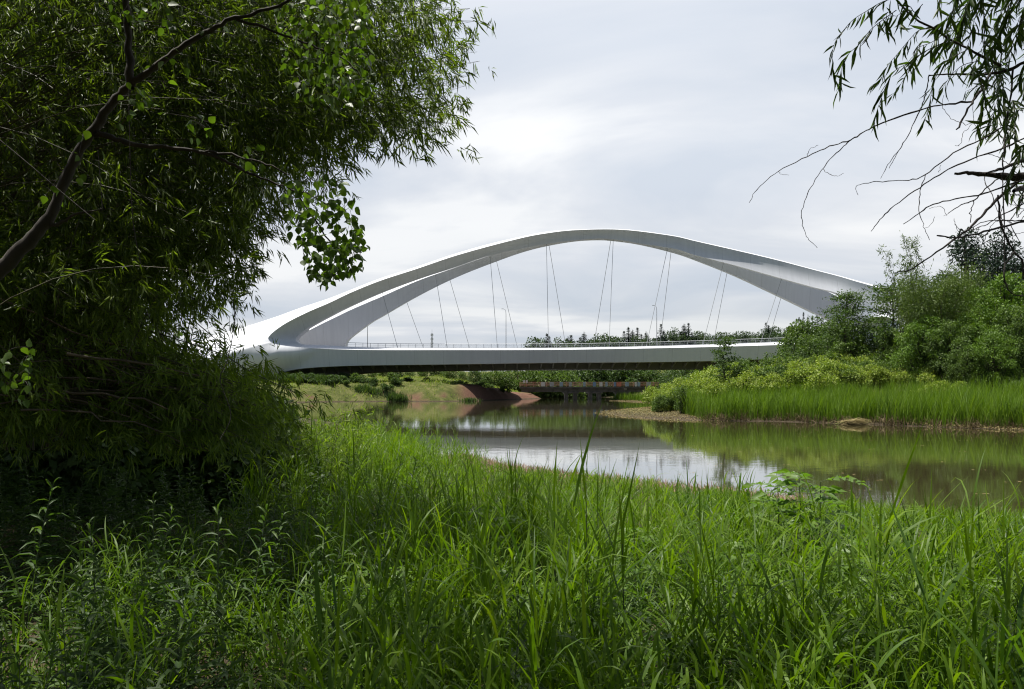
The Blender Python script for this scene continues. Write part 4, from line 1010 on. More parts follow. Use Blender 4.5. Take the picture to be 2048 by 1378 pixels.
# ------------------------------------------------------------------ near bank: grass
def near_grass():
    rng = np.random.default_rng(55)
    def plants(n, poly, h, name, label, mat, nl=7, L=(.28, .5), W=(.009, .016), sdmin=.2, hfun=None, seglen=5, tuft=9):
        q = sample_poly(poly, n * 3, rng); s = poly_dist(q, RV)
        q = q[(s > sdmin + .5 * vnoise(q[:, 0], q[:, 1], .9, 41))][:n]; n = len(q)
        if tuft:
            c = q[rng.choice(n, max(n // tuft, 2))]; kk = rng.choice(len(c), n)
            q = np.where((rng.random(n) < .72)[:, None], c[kk] + rng.normal(0, .085, (n, 2)), q)
        z = terr(q[:, 0], q[:, 1])
        H = rng.uniform(h[0], h[1], n) * (1 + .26 * vnoise(q[:, 0], q[:, 1], 1.3, 42) + .22 * vnoise(q[:, 0], q[:, 1], .45, 43)) * np.where(rng.random(n) < .07, 1.3, 1)
        if hfun is not None: H = H * hfun(q[:, 0], q[:, 1])
        la = rng.uniform(0, 6.28, n); lm = rng.normal(0, .12, n)
        lean = np.stack([np.cos(la) * lm, np.sin(la) * lm], -1)
        base = np.stack([q[:, 0], q[:, 1], z - .03], -1)
        # stems
        V1, Q1 = blades(base, la, np.radians(90) - np.abs(lm), np.radians(rng.uniform(0, 14, n)), H, np.full(n, .0065), rng, seglen)
        hab = np.clip(rng.normal(.45, .38, n) + .3 * vnoise(q[:, 0], q[:, 1], .8, 46), 0, 1.15)
        # leaves up the stem
        k = np.repeat(np.arange(n), nl); t = np.tile(np.linspace(.06, .97, nl), n) + rng.normal(0, .05, n * nl); t = np.clip(t, .02, 1)
        b = base[k] + np.concatenate([lean[k] * (t * H[k])[:, None], (t * H[k])[:, None] * .97], 1)
        N = len(k)
        e0 = np.radians(np.clip(rng.normal(56, 11, N) + 30 * (t - .3) * hab[k], 20, 89)); bend = np.radians(np.clip(rng.normal(84, 34, N) - (12 + 62 * hab[k]) * t, 2, 155))
        LL = rng.uniform(L[0], L[1], N) * np.clip(H[k] / .8, .6, 1.4)
        V2, Q2 = blades(b, rng.uniform(0, 6.28, N), e0, bend, LL, rng.uniform(W[0], W[1], N), rng, seglen)
        tag(obj(name, mesh(name, np.concatenate([V1, V2]), np.concatenate([Q1, Q2 + len(V1)])), M[mat]), label, None, None, 'stuff')
    hf = lambda x, y: (1 + .3 * sstep(-1.5, -3.6, x) * sstep(9, 13, y)) * (1 - .62 * sstep(9, 16, y) * sstep(-2.5, .5, x)) * (1 - .38 * sstep(2.2, 6.5, x) * sstep(5.5, 9.5, y))
    plants(900, [(-2.6,3.0),(-.2,2.4),(-.2,9.5),(-4.6,9.5),(-3.4,5)], (.4, .8), 'grass', 'thin grass among the weeds in the shade', 'grass', 7, (.2, .4), (.008, .014))
    plants(2500, [(-.9,4.4),(-.5,4),(4.5,4),(7.5,6),(8.4,9.5),(-2.6,9.5),(-1.7,6)], (.6, .95), 'grass', 'tall bright green grass in the foreground by the river', 'grass', 9, (.28, .54), (.010, .020), hfun=hf)
    plants(1250, [(-.7,2.3),(3.2,2.2),(5.2,4.4),(-1.1,4.4)], (.3, .72), 'grass', 'leafy grass at the feet of the viewer', 'grass', 11, (.16, .36), (.010, .020), hfun=hf)
    plants(5200, [(-3.6,9.5),(8.4,9.5),(12.5,13.5),(4.5,21),(-1,27),(-6,22)], (.6, .95), 'grass', 'dense green grass along the near water edge', 'grass', 7, (.28, .5), (.011, .018), hfun=hf, seglen=4)
    plants(2600, [(-7,14),(-1.5,18),(-4.5,36),(-9,44),(-14,36),(-10,20)], (.35, .68), 'grass', 'taller grass by the water below the bamboo', 'grass', 7, (.35, .6), (.016, .026), sdmin=0, seglen=4)
    plants(520, [(-2.2,3.0),(3.0,2.6),(7.2,6),(9.5,10),(5,15),(-3.5,14),(-2.6,8)], (.5, .9), 'broad_grass', 'broad-bladed darker grass scattered through the foreground', 'broad_grass', 9, (.3, .5), (.013, .02), hfun=hf, seglen=6)
    # short under-grass that closes the gaps, coloured darker to deepen the shade there
    n = 10000; q = sample_poly([(-7,2.2),(5,2.2),(11,12),(5,19),(-9,22),(-14,13),(-8,6)], n * 2, rng); q = q[poly_dist(q, RV) > .4][:n]; n = len(q)
    b = np.stack([q[:, 0], q[:, 1], terr(q[:, 0], q[:, 1]) - .02], -1)
    V, Q = blades(b, rng.uniform(0, 6.28, n), np.radians(rng.uniform(35, 88, n)), np.radians(rng.uniform(10, 110, n)), rng.uniform(.15, .5, n), rng.uniform(.006, .013, n), rng, 4)
    tag(obj('under_grass', mesh('under_grass', V, Q), M['broad_grass']), 'short grass between the taller stems', None, None, 'stuff')
near_grass()

# ------------------------------------------------------------------ near bank: single plants
def make_weed(seed, H, nl, L, W, mat, droop=.35, name='weed_plant', branch=0, shape='lance', stemr=.0045):
    """upright weed: a stem carrying spirally set lance-shaped leaves"""
    rng = np.random.default_rng(seed)
    sb = MB(); PP, DD, LL = [], [], []
    stems = [(np.zeros(3), np.array([rng.normal(0, .12), rng.normal(0, .12), 1.0]), H)]
    for i in range(branch):
        stems.append((np.array([0, 0, H * rng.uniform(.2, .5)]), unit(np.array([rng.normal(0, .5), rng.normal(0, .5), 1.0])), H * rng.uniform(.35, .6)))
    for p0, d, h in stems:
        t = np.linspace(0, 1, 7); side = rng.normal(0, .06, 3) * [1, 1, 0]
        path = p0 + d * (t * h)[:, None] + side * (t**2 * h)[:, None]
        sb.tube(path, np.linspace(stemr, stemr * .35, 7), 5)
        m = int(nl * h / H); a = np.arange(m) * 2.4 + rng.normal(0, .25, m); s = np.linspace(.12, 1, m)
        c = np.stack([np.interp(s, t, path[:, j]) for j in range(3)], -1)
        el = np.where(s > .93, 1.1, .45 + .3 * s) + rng.normal(0, .15, m)
        PP.append(c); DD.append(np.stack([np.cos(a) * np.cos(el), np.sin(a) * np.cos(el), np.sin(el)], -1)); LL.append(L * (1 - .45 * s**3) * rng.uniform(.75, 1.15, m))
    p, d, l_ = np.concatenate(PP), np.concatenate(DD), np.concatenate(LL)
    V, T = leaves(p, d, l_, l_ * W / L, rng, shape, .9, droop)
    return proto(name, [('stem', sb.mesh('stem'), M['stem']), ('leaves', mesh('leaves', V, T), M[mat])], 'plant')

def near_plants():
    rng = np.random.default_rng(66)
    wd = [make_weed(200 + i, rng.uniform(.7, .95), 42, .16, .022, 'weed', .5, branch=1) for i in range(5)]
    def region(n, poly, protos, s, label, group, avoid=None):
        q = sample_poly(poly, n, rng)
        for i, (x, y) in enumerate(q):
            place(protos[i % len(protos)], x, y, rng.uniform(*s), rng.uniform(0, 6.28), label, group)
    region(125, [(-4.9,4.0),(-1.2,3.0),(-.6,5.0),(-1.0,8.5),(-3,11),(-9.5,12),(-8,6)], wd, (.8, 1.5), 'dark lance-leaved weed in the shade below the bamboo', 'lance-leaved weeds below the bamboo')
    region(42, [(-3.2,2.6),(-.6,2.4),(-.7,4.2),(-3.6,4.4)], wd, (.55, .95), 'low lance-leaved weed in the dark lower left foreground', 'low weeds in the lower left foreground')
    region(24, [(-1.2,6.5),(-3,11),(-5.5,15),(-3,16),(-.6,10)], wd, (1.0, 1.6), 'lance-leaved weed at the edge of the tall grass by the bamboo', 'weeds at the grass edge by the bamboo')
    region(75, [(-.6,3.0),(2.6,2.6),(6.8,7.0),(6,9.5),(-.8,9)], wd, (.75, 1.1), 'lance-leaved weed growing among the sunny foreground grass', 'weeds among the foreground grass')
    region(20, [(-3.6,11.5),(-2.2,12),(-4.2,17),(-6.2,17)], wd, (1.1, 1.7), 'tall lance-leaved weed where the low bamboo meets the waterside grass', 'weeds between low bamboo and waterside grass')
    # the rest of the weed mass, too many to count
    def mass(n, poly, sc_):
        VV, FF, n0 = [], {3: [], 4: []}, 0
        q = sample_poly(poly, n, rng)
        src = []
        for pr in wd:
            for _, me, _m in pr['parts']:
                if _ == 'leaves':
                    v = np.zeros(len(me.vertices) * 3); me.vertices.foreach_get('co', v)
                    f = np.zeros(len(me.loops), np.int32); me.loops.foreach_get('vertex_index', f)
                    src.append((v.reshape(-1, 3), f.reshape(-1, 3)))
        for i, (x, y) in enumerate(q):
            v, f = src[i % len(src)]; a = rng.uniform(0, 6.28); k = rng.uniform(*sc_); ca, sa = math.cos(a) * k, math.sin(a) * k
            w = np.stack([v[:, 0] * ca - v[:, 1] * sa + x, v[:, 0] * sa + v[:, 1] * ca + y, v[:, 2] * k + tz(x, y) - .05], -1)
            VV.append(w); FF[3].append(f + n0); n0 += len(w)
        tag(obj('weed_thicket', mesh('weed_thicket', np.concatenate(VV), np.concatenate(FF[3])), M['weed']), 'dense lance-leaved undergrowth filling the shade on the left', None, None, 'stuff')
    mass(150, [(-4.9,4.0),(-1.2,2.6),(-.6,5.0),(-1.0,8.5),(-3,11),(-9.5,12),(-8,6)], (.75, 1.35))
    bw = [make_weed(220 + i, .55, 16, .22, .036, 'lime', .45, 'broad_weed') for i in range(2)]
    for px, py, y, s, lab in ((500,1200,2.75,1.0,'weed with large yellow-green lance leaves, lowest in the left foreground'), (330,1150,3.3,.9,'yellow-green weed left of the large-leaved one'),
                              (160,1060,3.9,1.0,'bright-leaved weed under the dark bamboo, far left'), (560,980,4.2,1.0,'yellow-green weed between shade and grass')):
        x = wx(px, y); place(bw[int(px) % 2], x, y, s, px, lab, 'yellow-green weeds in the left foreground')
    # compound-leaved lime plants among the grass
    def make_compound(seed, H):
        r2 = np.random.default_rng(seed); sb = MB(); PP, DD, LL = [], [], []
        sb.tube([(0,0,0),(.02,.01,H*.5),(.0,.02,H)], [.006,.005,.003], 5)
        for i in range(13):
            t = .35 + .65 * i / 12; a = i * 2.4; Lr = H * .26 * r2.uniform(.8, 1.2)
            c = np.array([.01, .01, t * H]); dr = np.array([math.cos(a), math.sin(a), .55]); s = np.linspace(0, 1, 6)
            path = c + dr * (s * Lr)[:, None] - np.array([0, 0, 1]) * (s**2 * Lr * .5)[:, None]
            sb.tube(path, .0018, 4)
            for k in range(1, 6):
                for sg in (-1, 1):
                    PP.append(path[k]); DD.append(unit(np.array([-math.sin(a) * sg, math.cos(a) * sg, .05]) + dr * .45)); LL.append(.105 * H * r2.uniform(.9, 1.3))
            PP.append(path[5]); DD.append(dr - [0, 0, .6]); LL.append(.12 * H)
        l_ = np.array(LL); V, T = leaves(np.array(PP), np.array(DD), l_, l_ * .45, r2, 'diamond', .9, .2)
        return proto('compound_weed', [('stem', sb.mesh('stem'), M['stem']), ('leaves', mesh('leaves', V, T, True), M['lime'])], 'plant')
    cw = [make_compound(230 + i, 1.0) for i in range(2)]
    for i, (px, py, y, lab) in enumerate([(1600,945,8.2,'lime-green compound-leaved weed topping the grass against the water'), (1560,960,8.6,'compound-leaved weed just left of the tallest lime one'), (1645,955,8.0,'compound-leaved weed just right of the tallest lime one'),
                                     (1680,1080,6.4,'yellow-green compound weed deep in the sunny grass'), (1480,1090,6.6,'compound weed in the middle of the sunny grass'), (1750,1130,5.6,'compound weed low in the grass near the right'), (1150,1180,5.0,'compound weed in the shaded grass, middle bottom'), (980,1010,7.5,'compound weed left of the tall stalks')]):
        x = wx(px, y); h = max(hpx(x, y, py), .5); place(cw[i % 2], x, y, h, i, lab, 'compound-leaved weeds in the grass')
    for i in range(26):
        px = rng.uniform(760, 1980); y = rng.uniform(3.8, 8.2); x = wx(px, y)
        place(cw[i % 2], x, y, rng.uniform(.55, .85), rng.uniform(0, 6.28), 'small compound-leaved weed half hidden among the foreground grass', 'small compound weeds among the grass')
    # tall stalks standing clear of the grass
    def stalk(px, py, y, n, label, seed, spread=.03, W=.016):
        r2 = np.random.default_rng(seed); x = wx(px, y); h = hpx(x, y, py)
        r = empty('grass_stalk', (x, y, tz(x, y)), label, 'grass stalk', 'tall stalks above the grass')
        b = MB(); b.tube([(0,0,0),(.01,0,h*.4),(.0,.01,h*.85)], [.006,.005,.0025], 5); b.build('stem', M['stem'], r)
        t = np.linspace(.25, .82, n); base = np.stack([np.zeros(n), np.zeros(n), t * h], -1)
        e0 = np.radians(r2.uniform(60, 84, n)); bd = np.radians(r2.uniform(4, 50, n)); e0[-2:] = np.radians([82, 87]); bd[-2:] = np.radians([8, 3])
        V, Q = blades(base, np.arange(n) * 2.6 + r2.normal(0, .4, n) + .3, e0, bd, np.full(n, .42) * h / 1.3 * np.linspace(1.1, .8, n), np.full(n, W), r2, 6)
        obj('leaf_blades', mesh('leaf_blades', V, Q), M['grass'], r)
    stalk(1172, 875, 5.2, 8, 'tallest grass stalk with upright blades before the bright water', 1, W=.02)
    stalk(1195, 905, 5.6, 6, 'grass stalk leaning right beside the tallest stalk', 2)
    stalk(1108, 915, 5.4, 6, 'grass stalk left of the tallest stalk against the water', 3)
    stalk(1268, 965, 6.0, 6, 'grass stalk right of the tall pair before the water', 4)
    stalk(1400, 960, 6.6, 6, 'lone upright stalk in front of the pale water patch', 5)
    stalk(1245, 1010, 4.4, 7, 'broad-bladed stalk in the middle foreground', 6, W=.022)
    stalk(1905, 1030, 5.0, 7, 'grass stalk near the right side against brown water', 7, W=.02)
    stalk(960, 1005, 5.0, 7, 'grass stalk in the left middle of the foreground grass', 8, W=.02)
    n = 4500; q = sample_poly([(-.9,2.3),(3.4,2.2),(7.6,6),(7,9),(-2,9)], n, rng)
    p = np.stack([q[:, 0], q[:, 1], terr(q[:, 0], q[:, 1]) + rng.uniform(.03, .42, n)], -1); L = rng.uniform(.04, .11, n)
    V, T = leaves(p, rng.normal(0, 1, (n, 3)) * [1, 1, .35] + [0, 0, .15], L, L * .42, rng, 'diamond', .75, .3)
    tag(obj('herb_layer', mesh('herb_layer', V, T), M['lime']), 'low yellow-green herbs between the foreground grass stems', None, None, 'stuff')
    # low ground cover in the shade
    n = 15000; q = sample_poly([(-8,2.2),(.5,2.0),(.5,4.5),(-1.5,8),(-3,12),(-9,12)], n, rng)
    p = np.stack([q[:, 0], q[:, 1], terr(q[:, 0], q[:, 1]) + rng.uniform(.02, .34, n)], -1)
    L = rng.uniform(.05, .14, n)
    V, T = leaves(p, rng.normal(0, 1, (n, 3)) * [1, 1, .3] + [0, 0, .2], L, L * .3, rng, 'diamond', .8, .3)
    tag(obj('ground_cover', mesh('ground_cover', V, T), M['weed']), 'low leafy ground cover in the shade on the left', None, None, 'stuff')
    n = 5000; q = sample_poly([(-8,2.2),(3,2.0),(3,4.5),(-1.5,8),(-3,12),(-9,12)], n, rng)
    p = np.stack([q[:, 0], q[:, 1], terr(q[:, 0], q[:, 1]) + .01 + rng.uniform(0, .03, n)], -1); L = rng.uniform(.06, .16, n)
    V, T = leaves(p, rng.normal(0, 1, (n, 3)) * [1, 1, .12], L, L * .25, rng, 'quad', .85)
    tag(obj('leaf_litter', mesh('leaf_litter', V, T), M['dead_reed']), 'dry fallen leaves on the dark soil', None, None, 'stuff')
near_plants()

# ------------------------------------------------------------------ left: bamboo
def bamboo():
    rng = np.random.default_rng(77)
    def clump(name, label, origin, targets, Yr, nspray, nleaf, Lr, Wr, mat, culms, arch=.16, start=.35, drp=.85, culm_r=.016):
        """Branches run from the clump's heart to targets in a crown region; leaf sprays hang along their outer part."""
        root = empty(name, origin, label, 'bamboo', 'bamboo on the left bank')
        off = np.asarray(origin, float)
        b = MB(); PP, DD = [], []
        for (px, py) in targets:
            y = rng.uniform(*Yr); q = P(px, py, y)
            o = np.array([wx(rng.normal(60, 160), y + 1.5), y + rng.normal(1.2, .8), 0]); o[2] = EYE - (np.clip(py + rng.normal(130, 120), -700, 800) - HOR) / F * y
            Lb = np.linalg.norm(q - o); t = np.linspace(0, 1, 9)[:, None]
            path = o + (q - o) * t; path[:, 2] += arch * Lb * np.sin(math.pi * t[:, 0]**.8) - .06 * Lb * t[:, 0]**3; path[-1] = path[-2] + (q - path[-2])
            b.tube(path - off, np.linspace(.008, .002, 9), 3)
            s = start + (1 - start) * rng.random(nspray)**.8
            c = np.stack([np.interp(s, t[:, 0], path[:, j]) for j in range(3)], -1) + rng.normal(0, .13, (nspray, 3))
            tg = unit(q - o)
            PP.append(c); DD.append(unit(tg * .5 + rng.normal(0, .55, (nspray, 3)) + [0, 0, -drp]))
        Pm, Dm = np.concatenate(PP), np.concatenate(DD)
        k = np.repeat(np.arange(len(Pm)), nleaf); N = len(k)
        p = Pm[k] + Dm[k] * rng.uniform(0, .12, N)[:, None] + rng.normal(0, .015, (N, 3))
        d = Dm[k] + rng.normal(0, .42, (N, 3)) + [0, 0, -.18]
        V, T = leaves(p - off, d, rng.uniform(*Lr, N), rng.uniform(*Wr, N), rng, 'diamond', .45, .1)
        for a, c, r in culms: b.tube(limb_path(P(*a), P(*c), rng, .05, 9, .012) - off, np.linspace(culm_r * r, culm_r * .4 * r, 9), 6)
        b.build('culms', M['culm'], root)
        obj('foliage', mesh('foliage', V, T), M[mat], root)
        return root
    up = [(-350,-300),(780,-300),(935,0),(952,60),(940,110),(955,160),(925,200),(900,250),(850,232),(830,250),(780,215),(740,245),(715,215),(680,270),(690,330),(620,400),(555,425),(525,490),(500,560),(470,610),(300,620),(-350,620)]
    tg = np.concatenate([sample_poly(up, 560, rng), sample_poly([(560,-40),(930,-40),(940,40),(945,140),(900,215),(830,225),(750,220),(680,290),(590,360),(520,440),(460,520),(420,460),(500,300)], 170, rng)])
    edge = [(x - 20, y - 28) for x, y in [(955,20),(970,70),(975,110),(980,150),(975,175),(950,200),(945,240),(935,275),(900,280),(880,270),(850,285),(820,280),(790,270),(770,285),(750,268),(735,262),(715,300),(705,335),(715,365),(690,380),(640,420),(600,440),(570,470),(555,500),(545,530),(540,560),(520,600),(500,560),(480,610),(960,45),(925,230),(865,240),(800,230),(930,90),(905,160),(880,60),(850,120)]]
    e2 = np.array(edge + edge + [(x - rng.uniform(0, 90), y - rng.uniform(-10, 60)) for x, y in edge for _ in range(2)])
    clump('bamboo_clump', 'large dark bamboo arching over the left half of the view', (-6.5, 11, tz(-6.5, 11)), np.concatenate([tg, e2]), (6.6, 10.5), 25, 6, (.10, .165), (.010, .018), 'bamboo_leaf',
          [((rng.uniform(-250, 120), 900, 11), (rng.uniform(-200, 700), rng.uniform(-500, 150), rng.uniform(8, 11)), rng.uniform(.8, 1.4)) for _ in range(26)])
    lowp = [(-350,450),(430,450),(520,560),(470,620),(420,640),(400,690),(425,735),(525,765),(560,805),(540,845),(470,880),(250,880),(-350,880)]
    tg = sample_poly(lowp, 230, rng)
    e3 = np.array([(x, y) for x, y in [(430,650),(445,690),(415,680),(470,735),(520,745),(545,755),(570,785),(590,800),(575,820),(540,830),(555,845),(545,800),(500,775),(480,800),(520,840),(450,720)]] + [(515 + rng.normal(0, 42), 800 + rng.normal(0, 25)) for _ in range(30)] + [(rng.uniform(330, 560), rng.uniform(690, 860)) for _ in range(40)])
    clump('bamboo_clump', 'low bamboo with fresh green tips reaching over the river edge', (-5.5, 9.5, tz(-5.5, 9.5)), np.concatenate([tg, e3]), (7.0, 9.5), 24, 6, (.10, .165), (.011, .019), 'fresh_lit_bamboo',
          [((rng.uniform(-200, 60), rng.uniform(560, 820), rng.uniform(8, 10)), (rng.uniform(260, 600), rng.uniform(770, 900), rng.uniform(7, 9)), rng.uniform(.4, .9)) for _ in range(34)], arch=.05, start=.45)
    # deep dark clump behind both
    back = [(-800,-450),(500,-450),(640,0),(560,250),(470,420),(400,560),(330,640),(380,860),(-800,860)]
    tg = np.concatenate([sample_poly(back, 520, rng), sample_poly([(-100,-60),(260,-60),(330,150),(280,420),(250,640),(-100,640)], 240, rng)])
    clump('bamboo_clump', 'deep shaded bamboo standing behind the arching one', (-9, 15, tz(-9, 15)), tg, (11, 16), 16, 7, (.2, .34), (.024, .042), 'bamboo_leaf',
          [((rng.uniform(-500, 250), 880, rng.uniform(12, 16)), (rng.uniform(-500, 450), rng.uniform(-600, 300), rng.uniform(12, 16)), rng.uniform(1.2, 2.2)) for _ in range(40)], start=.1)
    # dry fallen culms in the dark
    r = empty('dry_bamboo_canes', (-5, 9, tz(-5, 9)), 'dry brown canes lying aslant in the dark bamboo', 'bamboo canes')
    b = MB()
    for i in range(70):
        a = P(rng.uniform(-150, 160), rng.uniform(580, 840), rng.uniform(7, 10)); c = P(rng.uniform(300, 560), rng.uniform(780, 905), rng.uniform(7, 9))
        b.tube(limb_path(a, c, rng, .06, 8, .015) - np.array([-5, 9, tz(-5, 9)]), np.linspace(.009, .003, 8) * rng.uniform(.6, 1.8), 5)
    b.build('canes', M['dry_culm'], r)
    # bright waterside bamboo grass at the tip of the bank
    pl = [make_bamboo(300 + i, 2.2, 2.0, 12, 1100, .15, 'fresh_lit_bamboo', 'young_bamboo', asp=.13) for i in range(2)]
    for i, (px, py, y, lab) in enumerate([(640,775,15,'young bamboo shoots leaning over the water left of the grassy bank'), (700,800,16,'outermost young bamboo with few leaves against the water'), (600,800,14,'young bamboo before the low clump'), (660,850,14,'leafy young bamboo among the waterside grass')]):
        x = wx(px, y); place(pl[i % 2], x, y, hpx(x, y, py) / 2.2, i, lab, 'young bamboo at the water')
    ub = [make_broad(305 + i, 2.2, 2.8, 3600, .15, 'tree_green', name='bank_bush', cat='bush', nc=16, z0=0) for i in range(2)]
    for i in range(16):
        y = rng.uniform(12.5, 17); px = rng.uniform(-80, 520) if i > 2 else 60 + 70 * i
        x = wx(px, y); place(ub[i % 2], x, y, rng.uniform(.7, 1.1), i, 'low dark bush in the shade under the hanging bamboo', 'low bushes under the hanging bamboo')
    # dark bushes on the bank farther back, closing the view under the bamboo
    bk = make_broad(310, 5, 6, 5000, .26, 'tree_green', name='bank_bush', cat='bush', nc=20, z0=0)
    for i, (px, y, h) in enumerate([(-250,24,7),(-80,24,6.5),(60,25,5.5),(190,28,5),(-200,34,11),(60,36,10),(250,38,6.5),(330,46,5)]):
        x = wx(px, y); place(bk, x, y, h / 5, i, f'bush behind the dark bamboo on the left bank, {ordinal(i)} of eight', 'bushes behind the left bamboo')
bamboo()

# ------------------------------------------------------------------ left: heart-leaved tree
def tallow_tree():
    rng = np.random.default_rng(88); Y = 5.0
    o = np.array([wx(-420, 5.2), 5.2, tz(wx(-420, 5.2), 5.2)])
    root = empty('tallow_tree', o, 'leaning tree with bare brown trunk and heart-shaped leaves, upper left', 'tree')
    def br(pts, w, name='branch', k=8):
        y = [p[2] if len(p) > 2 else Y for p in pts]
        q = catmull([P(p[0], p[1], yy) for p, yy in zip(pts, y)], 5)
        r = np.interp(np.linspace(0, 1, len(q)), np.linspace(0, 1, len(w)), w) / F * Y / 2 * (1 + .09 * rng.normal(0, 1, len(q)))
        q = q + rng.normal(0, .005, q.shape)
        b = MB(); b.tube(q - o, r, k); b.build(name, M['bark'], root)
        return q
    trunk = br([(-420,1180,5.2),(-300,930,5.2),(-150,700,5.1),(-20,560),(55,485),(100,430),(135,350),(180,270),(225,205),(262,170)], [38,34,31,28,25,22,19,17,16,16], 'trunk', 10)
    b1 = br([(262,170),(300,140),(350,105),(410,65),(470,38),(560,8),(700,-60)], [15,13,12,10,8,6,4])
    b2 = br([(260,172),(257,110),(256,50),(250,-60)], [18,16,14,11])
    b3 = br([(183,268),(215,272),(262,288),(330,296),(400,304),(460,325),(510,352),(570,372),(640,400),(690,430)], [12,11,10,8,7,6,5,4,3,2])
    b4 = br([(400,304),(450,308),(520,325),(580,350)], [5,5,4,2])
    b5 = br([(92,452),(120,447),(150,430),(205,418)], [9,7,5,2])
    b6 = br([(470,38),(540,60),(620,90),(690,120),(730,160)], [6,5,4,3,2])
    br([(600,395),(650,470),(680,510),(705,545)], [3,3,2,2])
    # petioled leaves hanging in the named regions
    def patch(poly, n, yr=(4.5, 5.4), size=(.045, .07)):
        q = sample_poly(poly, n, rng); y = rng.uniform(*yr, n)
        p = np.stack([(q[:, 0] - CX) / F * y, y, EYE - (q[:, 1] - HOR) / F * y], -1)
        return p, rng.uniform(*size, n)
    regs = [([(565,370),(640,345),(700,370),(715,430),(735,490),(715,540),(650,570),(610,535),(585,480),(570,420)], 330), ([(620,470),(720,480),(735,540),(650,572),(605,545)], 120),
            ([(545,10),(730,-20),(750,80),(745,170),(690,190),(640,150),(570,110)], 330), ([(560,110),(740,120),(740,200),(660,220),(590,190)], 110),
            ([(240,160),(330,180),(330,230),(260,200)], 14), ([(380,220),(430,240),(410,290),(370,270)], 12), ([(60,380),(180,250),(260,150),(420,40),(480,60),(330,170),(240,260),(120,420)], 40), ([(480,290),(530,290),(530,330),(490,340)], 12),
            ([(180,-60),(330,-60),(350,60),(230,50)], 60), ([(0,690),(80,690),(60,800),(0,810)], 40), ([(-200,-500),(700,-500),(620,-80),(-200,-60)], 900)]
    PP, LL = zip(*[patch(*r) for r in regs])
    p, L = np.concatenate(PP), np.concatenate(LL); N = len(p)
    d = rng.normal(0, .55, (N, 3)) + [0, 0, -.85]
    V, T = leaves(p - o, d, L, L * .82, rng, 'ovate', .35)
    obj('leaves', mesh('leaves', V, T), M['tallow_leaf'], root)
    n = 34000; yy = rng.uniform(.3, 4.6, n); xx = rng.uniform(-8.0, -2.6, n); zz_ = EYE + np.maximum((HOR + 60) / F * yy + .35, 1.9) + rng.random(n)**1.5 * 2.2  # unseen leaves, added overhead to shade the left foreground
    keep = (vnoise(xx, yy, 1.3, 55) + .6 * vnoise(xx, yy, .5, 56)) > -.35
    pu = np.stack([xx, yy, zz_], -1)[keep]; Lu = rng.uniform(.06, .11, len(pu))
    V, T = leaves(pu - o, rng.normal(0, .6, (len(pu), 3)) + [0, 0, -.7], Lu, Lu * .8, rng, 'ovate', .6)
    obj('added_shade_crown', mesh('added_shade_crown', V, T), M['tallow_leaf'], root)
    # leaf-bearing twigs
    b = MB()
    for i in range(0, N, 3):
        a = p[i]; nb = p[np.argsort(np.linalg.norm(p - a, axis=1))[rng.integers(2, 9)]]
        b.tube(np.array([a, (a + nb) / 2 + [0, 0, .01], nb]) - o, .0014, 3)
    b.build('twigs', M['dark_bark'], root)['kind'] = 'stuff'
    # hanging vines
    for pts, lab in (([(258,175),(259,260),(263,400),(270,470),(282,530)], 'thin vine hanging straight down from the forked trunk'), ([(196,300),(200,350),(205,420)], 'short thin vine beside the brown trunk'),
                     ([(466,600),(470,640),(455,720),(440,760),(462,830),(440,880)], 'pale vine dangling over the low bamboo'), ([(0,280),(60,330),(130,390),(190,440)], 'slanting thin vine crossing behind the brown trunk')):
        q = catmull([P(x, y, 4.9) for x, y in pts], 5); c = q[0]
        r = empty('vine', c, lab, 'vine', 'thin hanging vines')
        b = MB(); b.tube(q - c, .0028, 4); b.build('strand', M['dark_bark'], r)
tallow_tree()

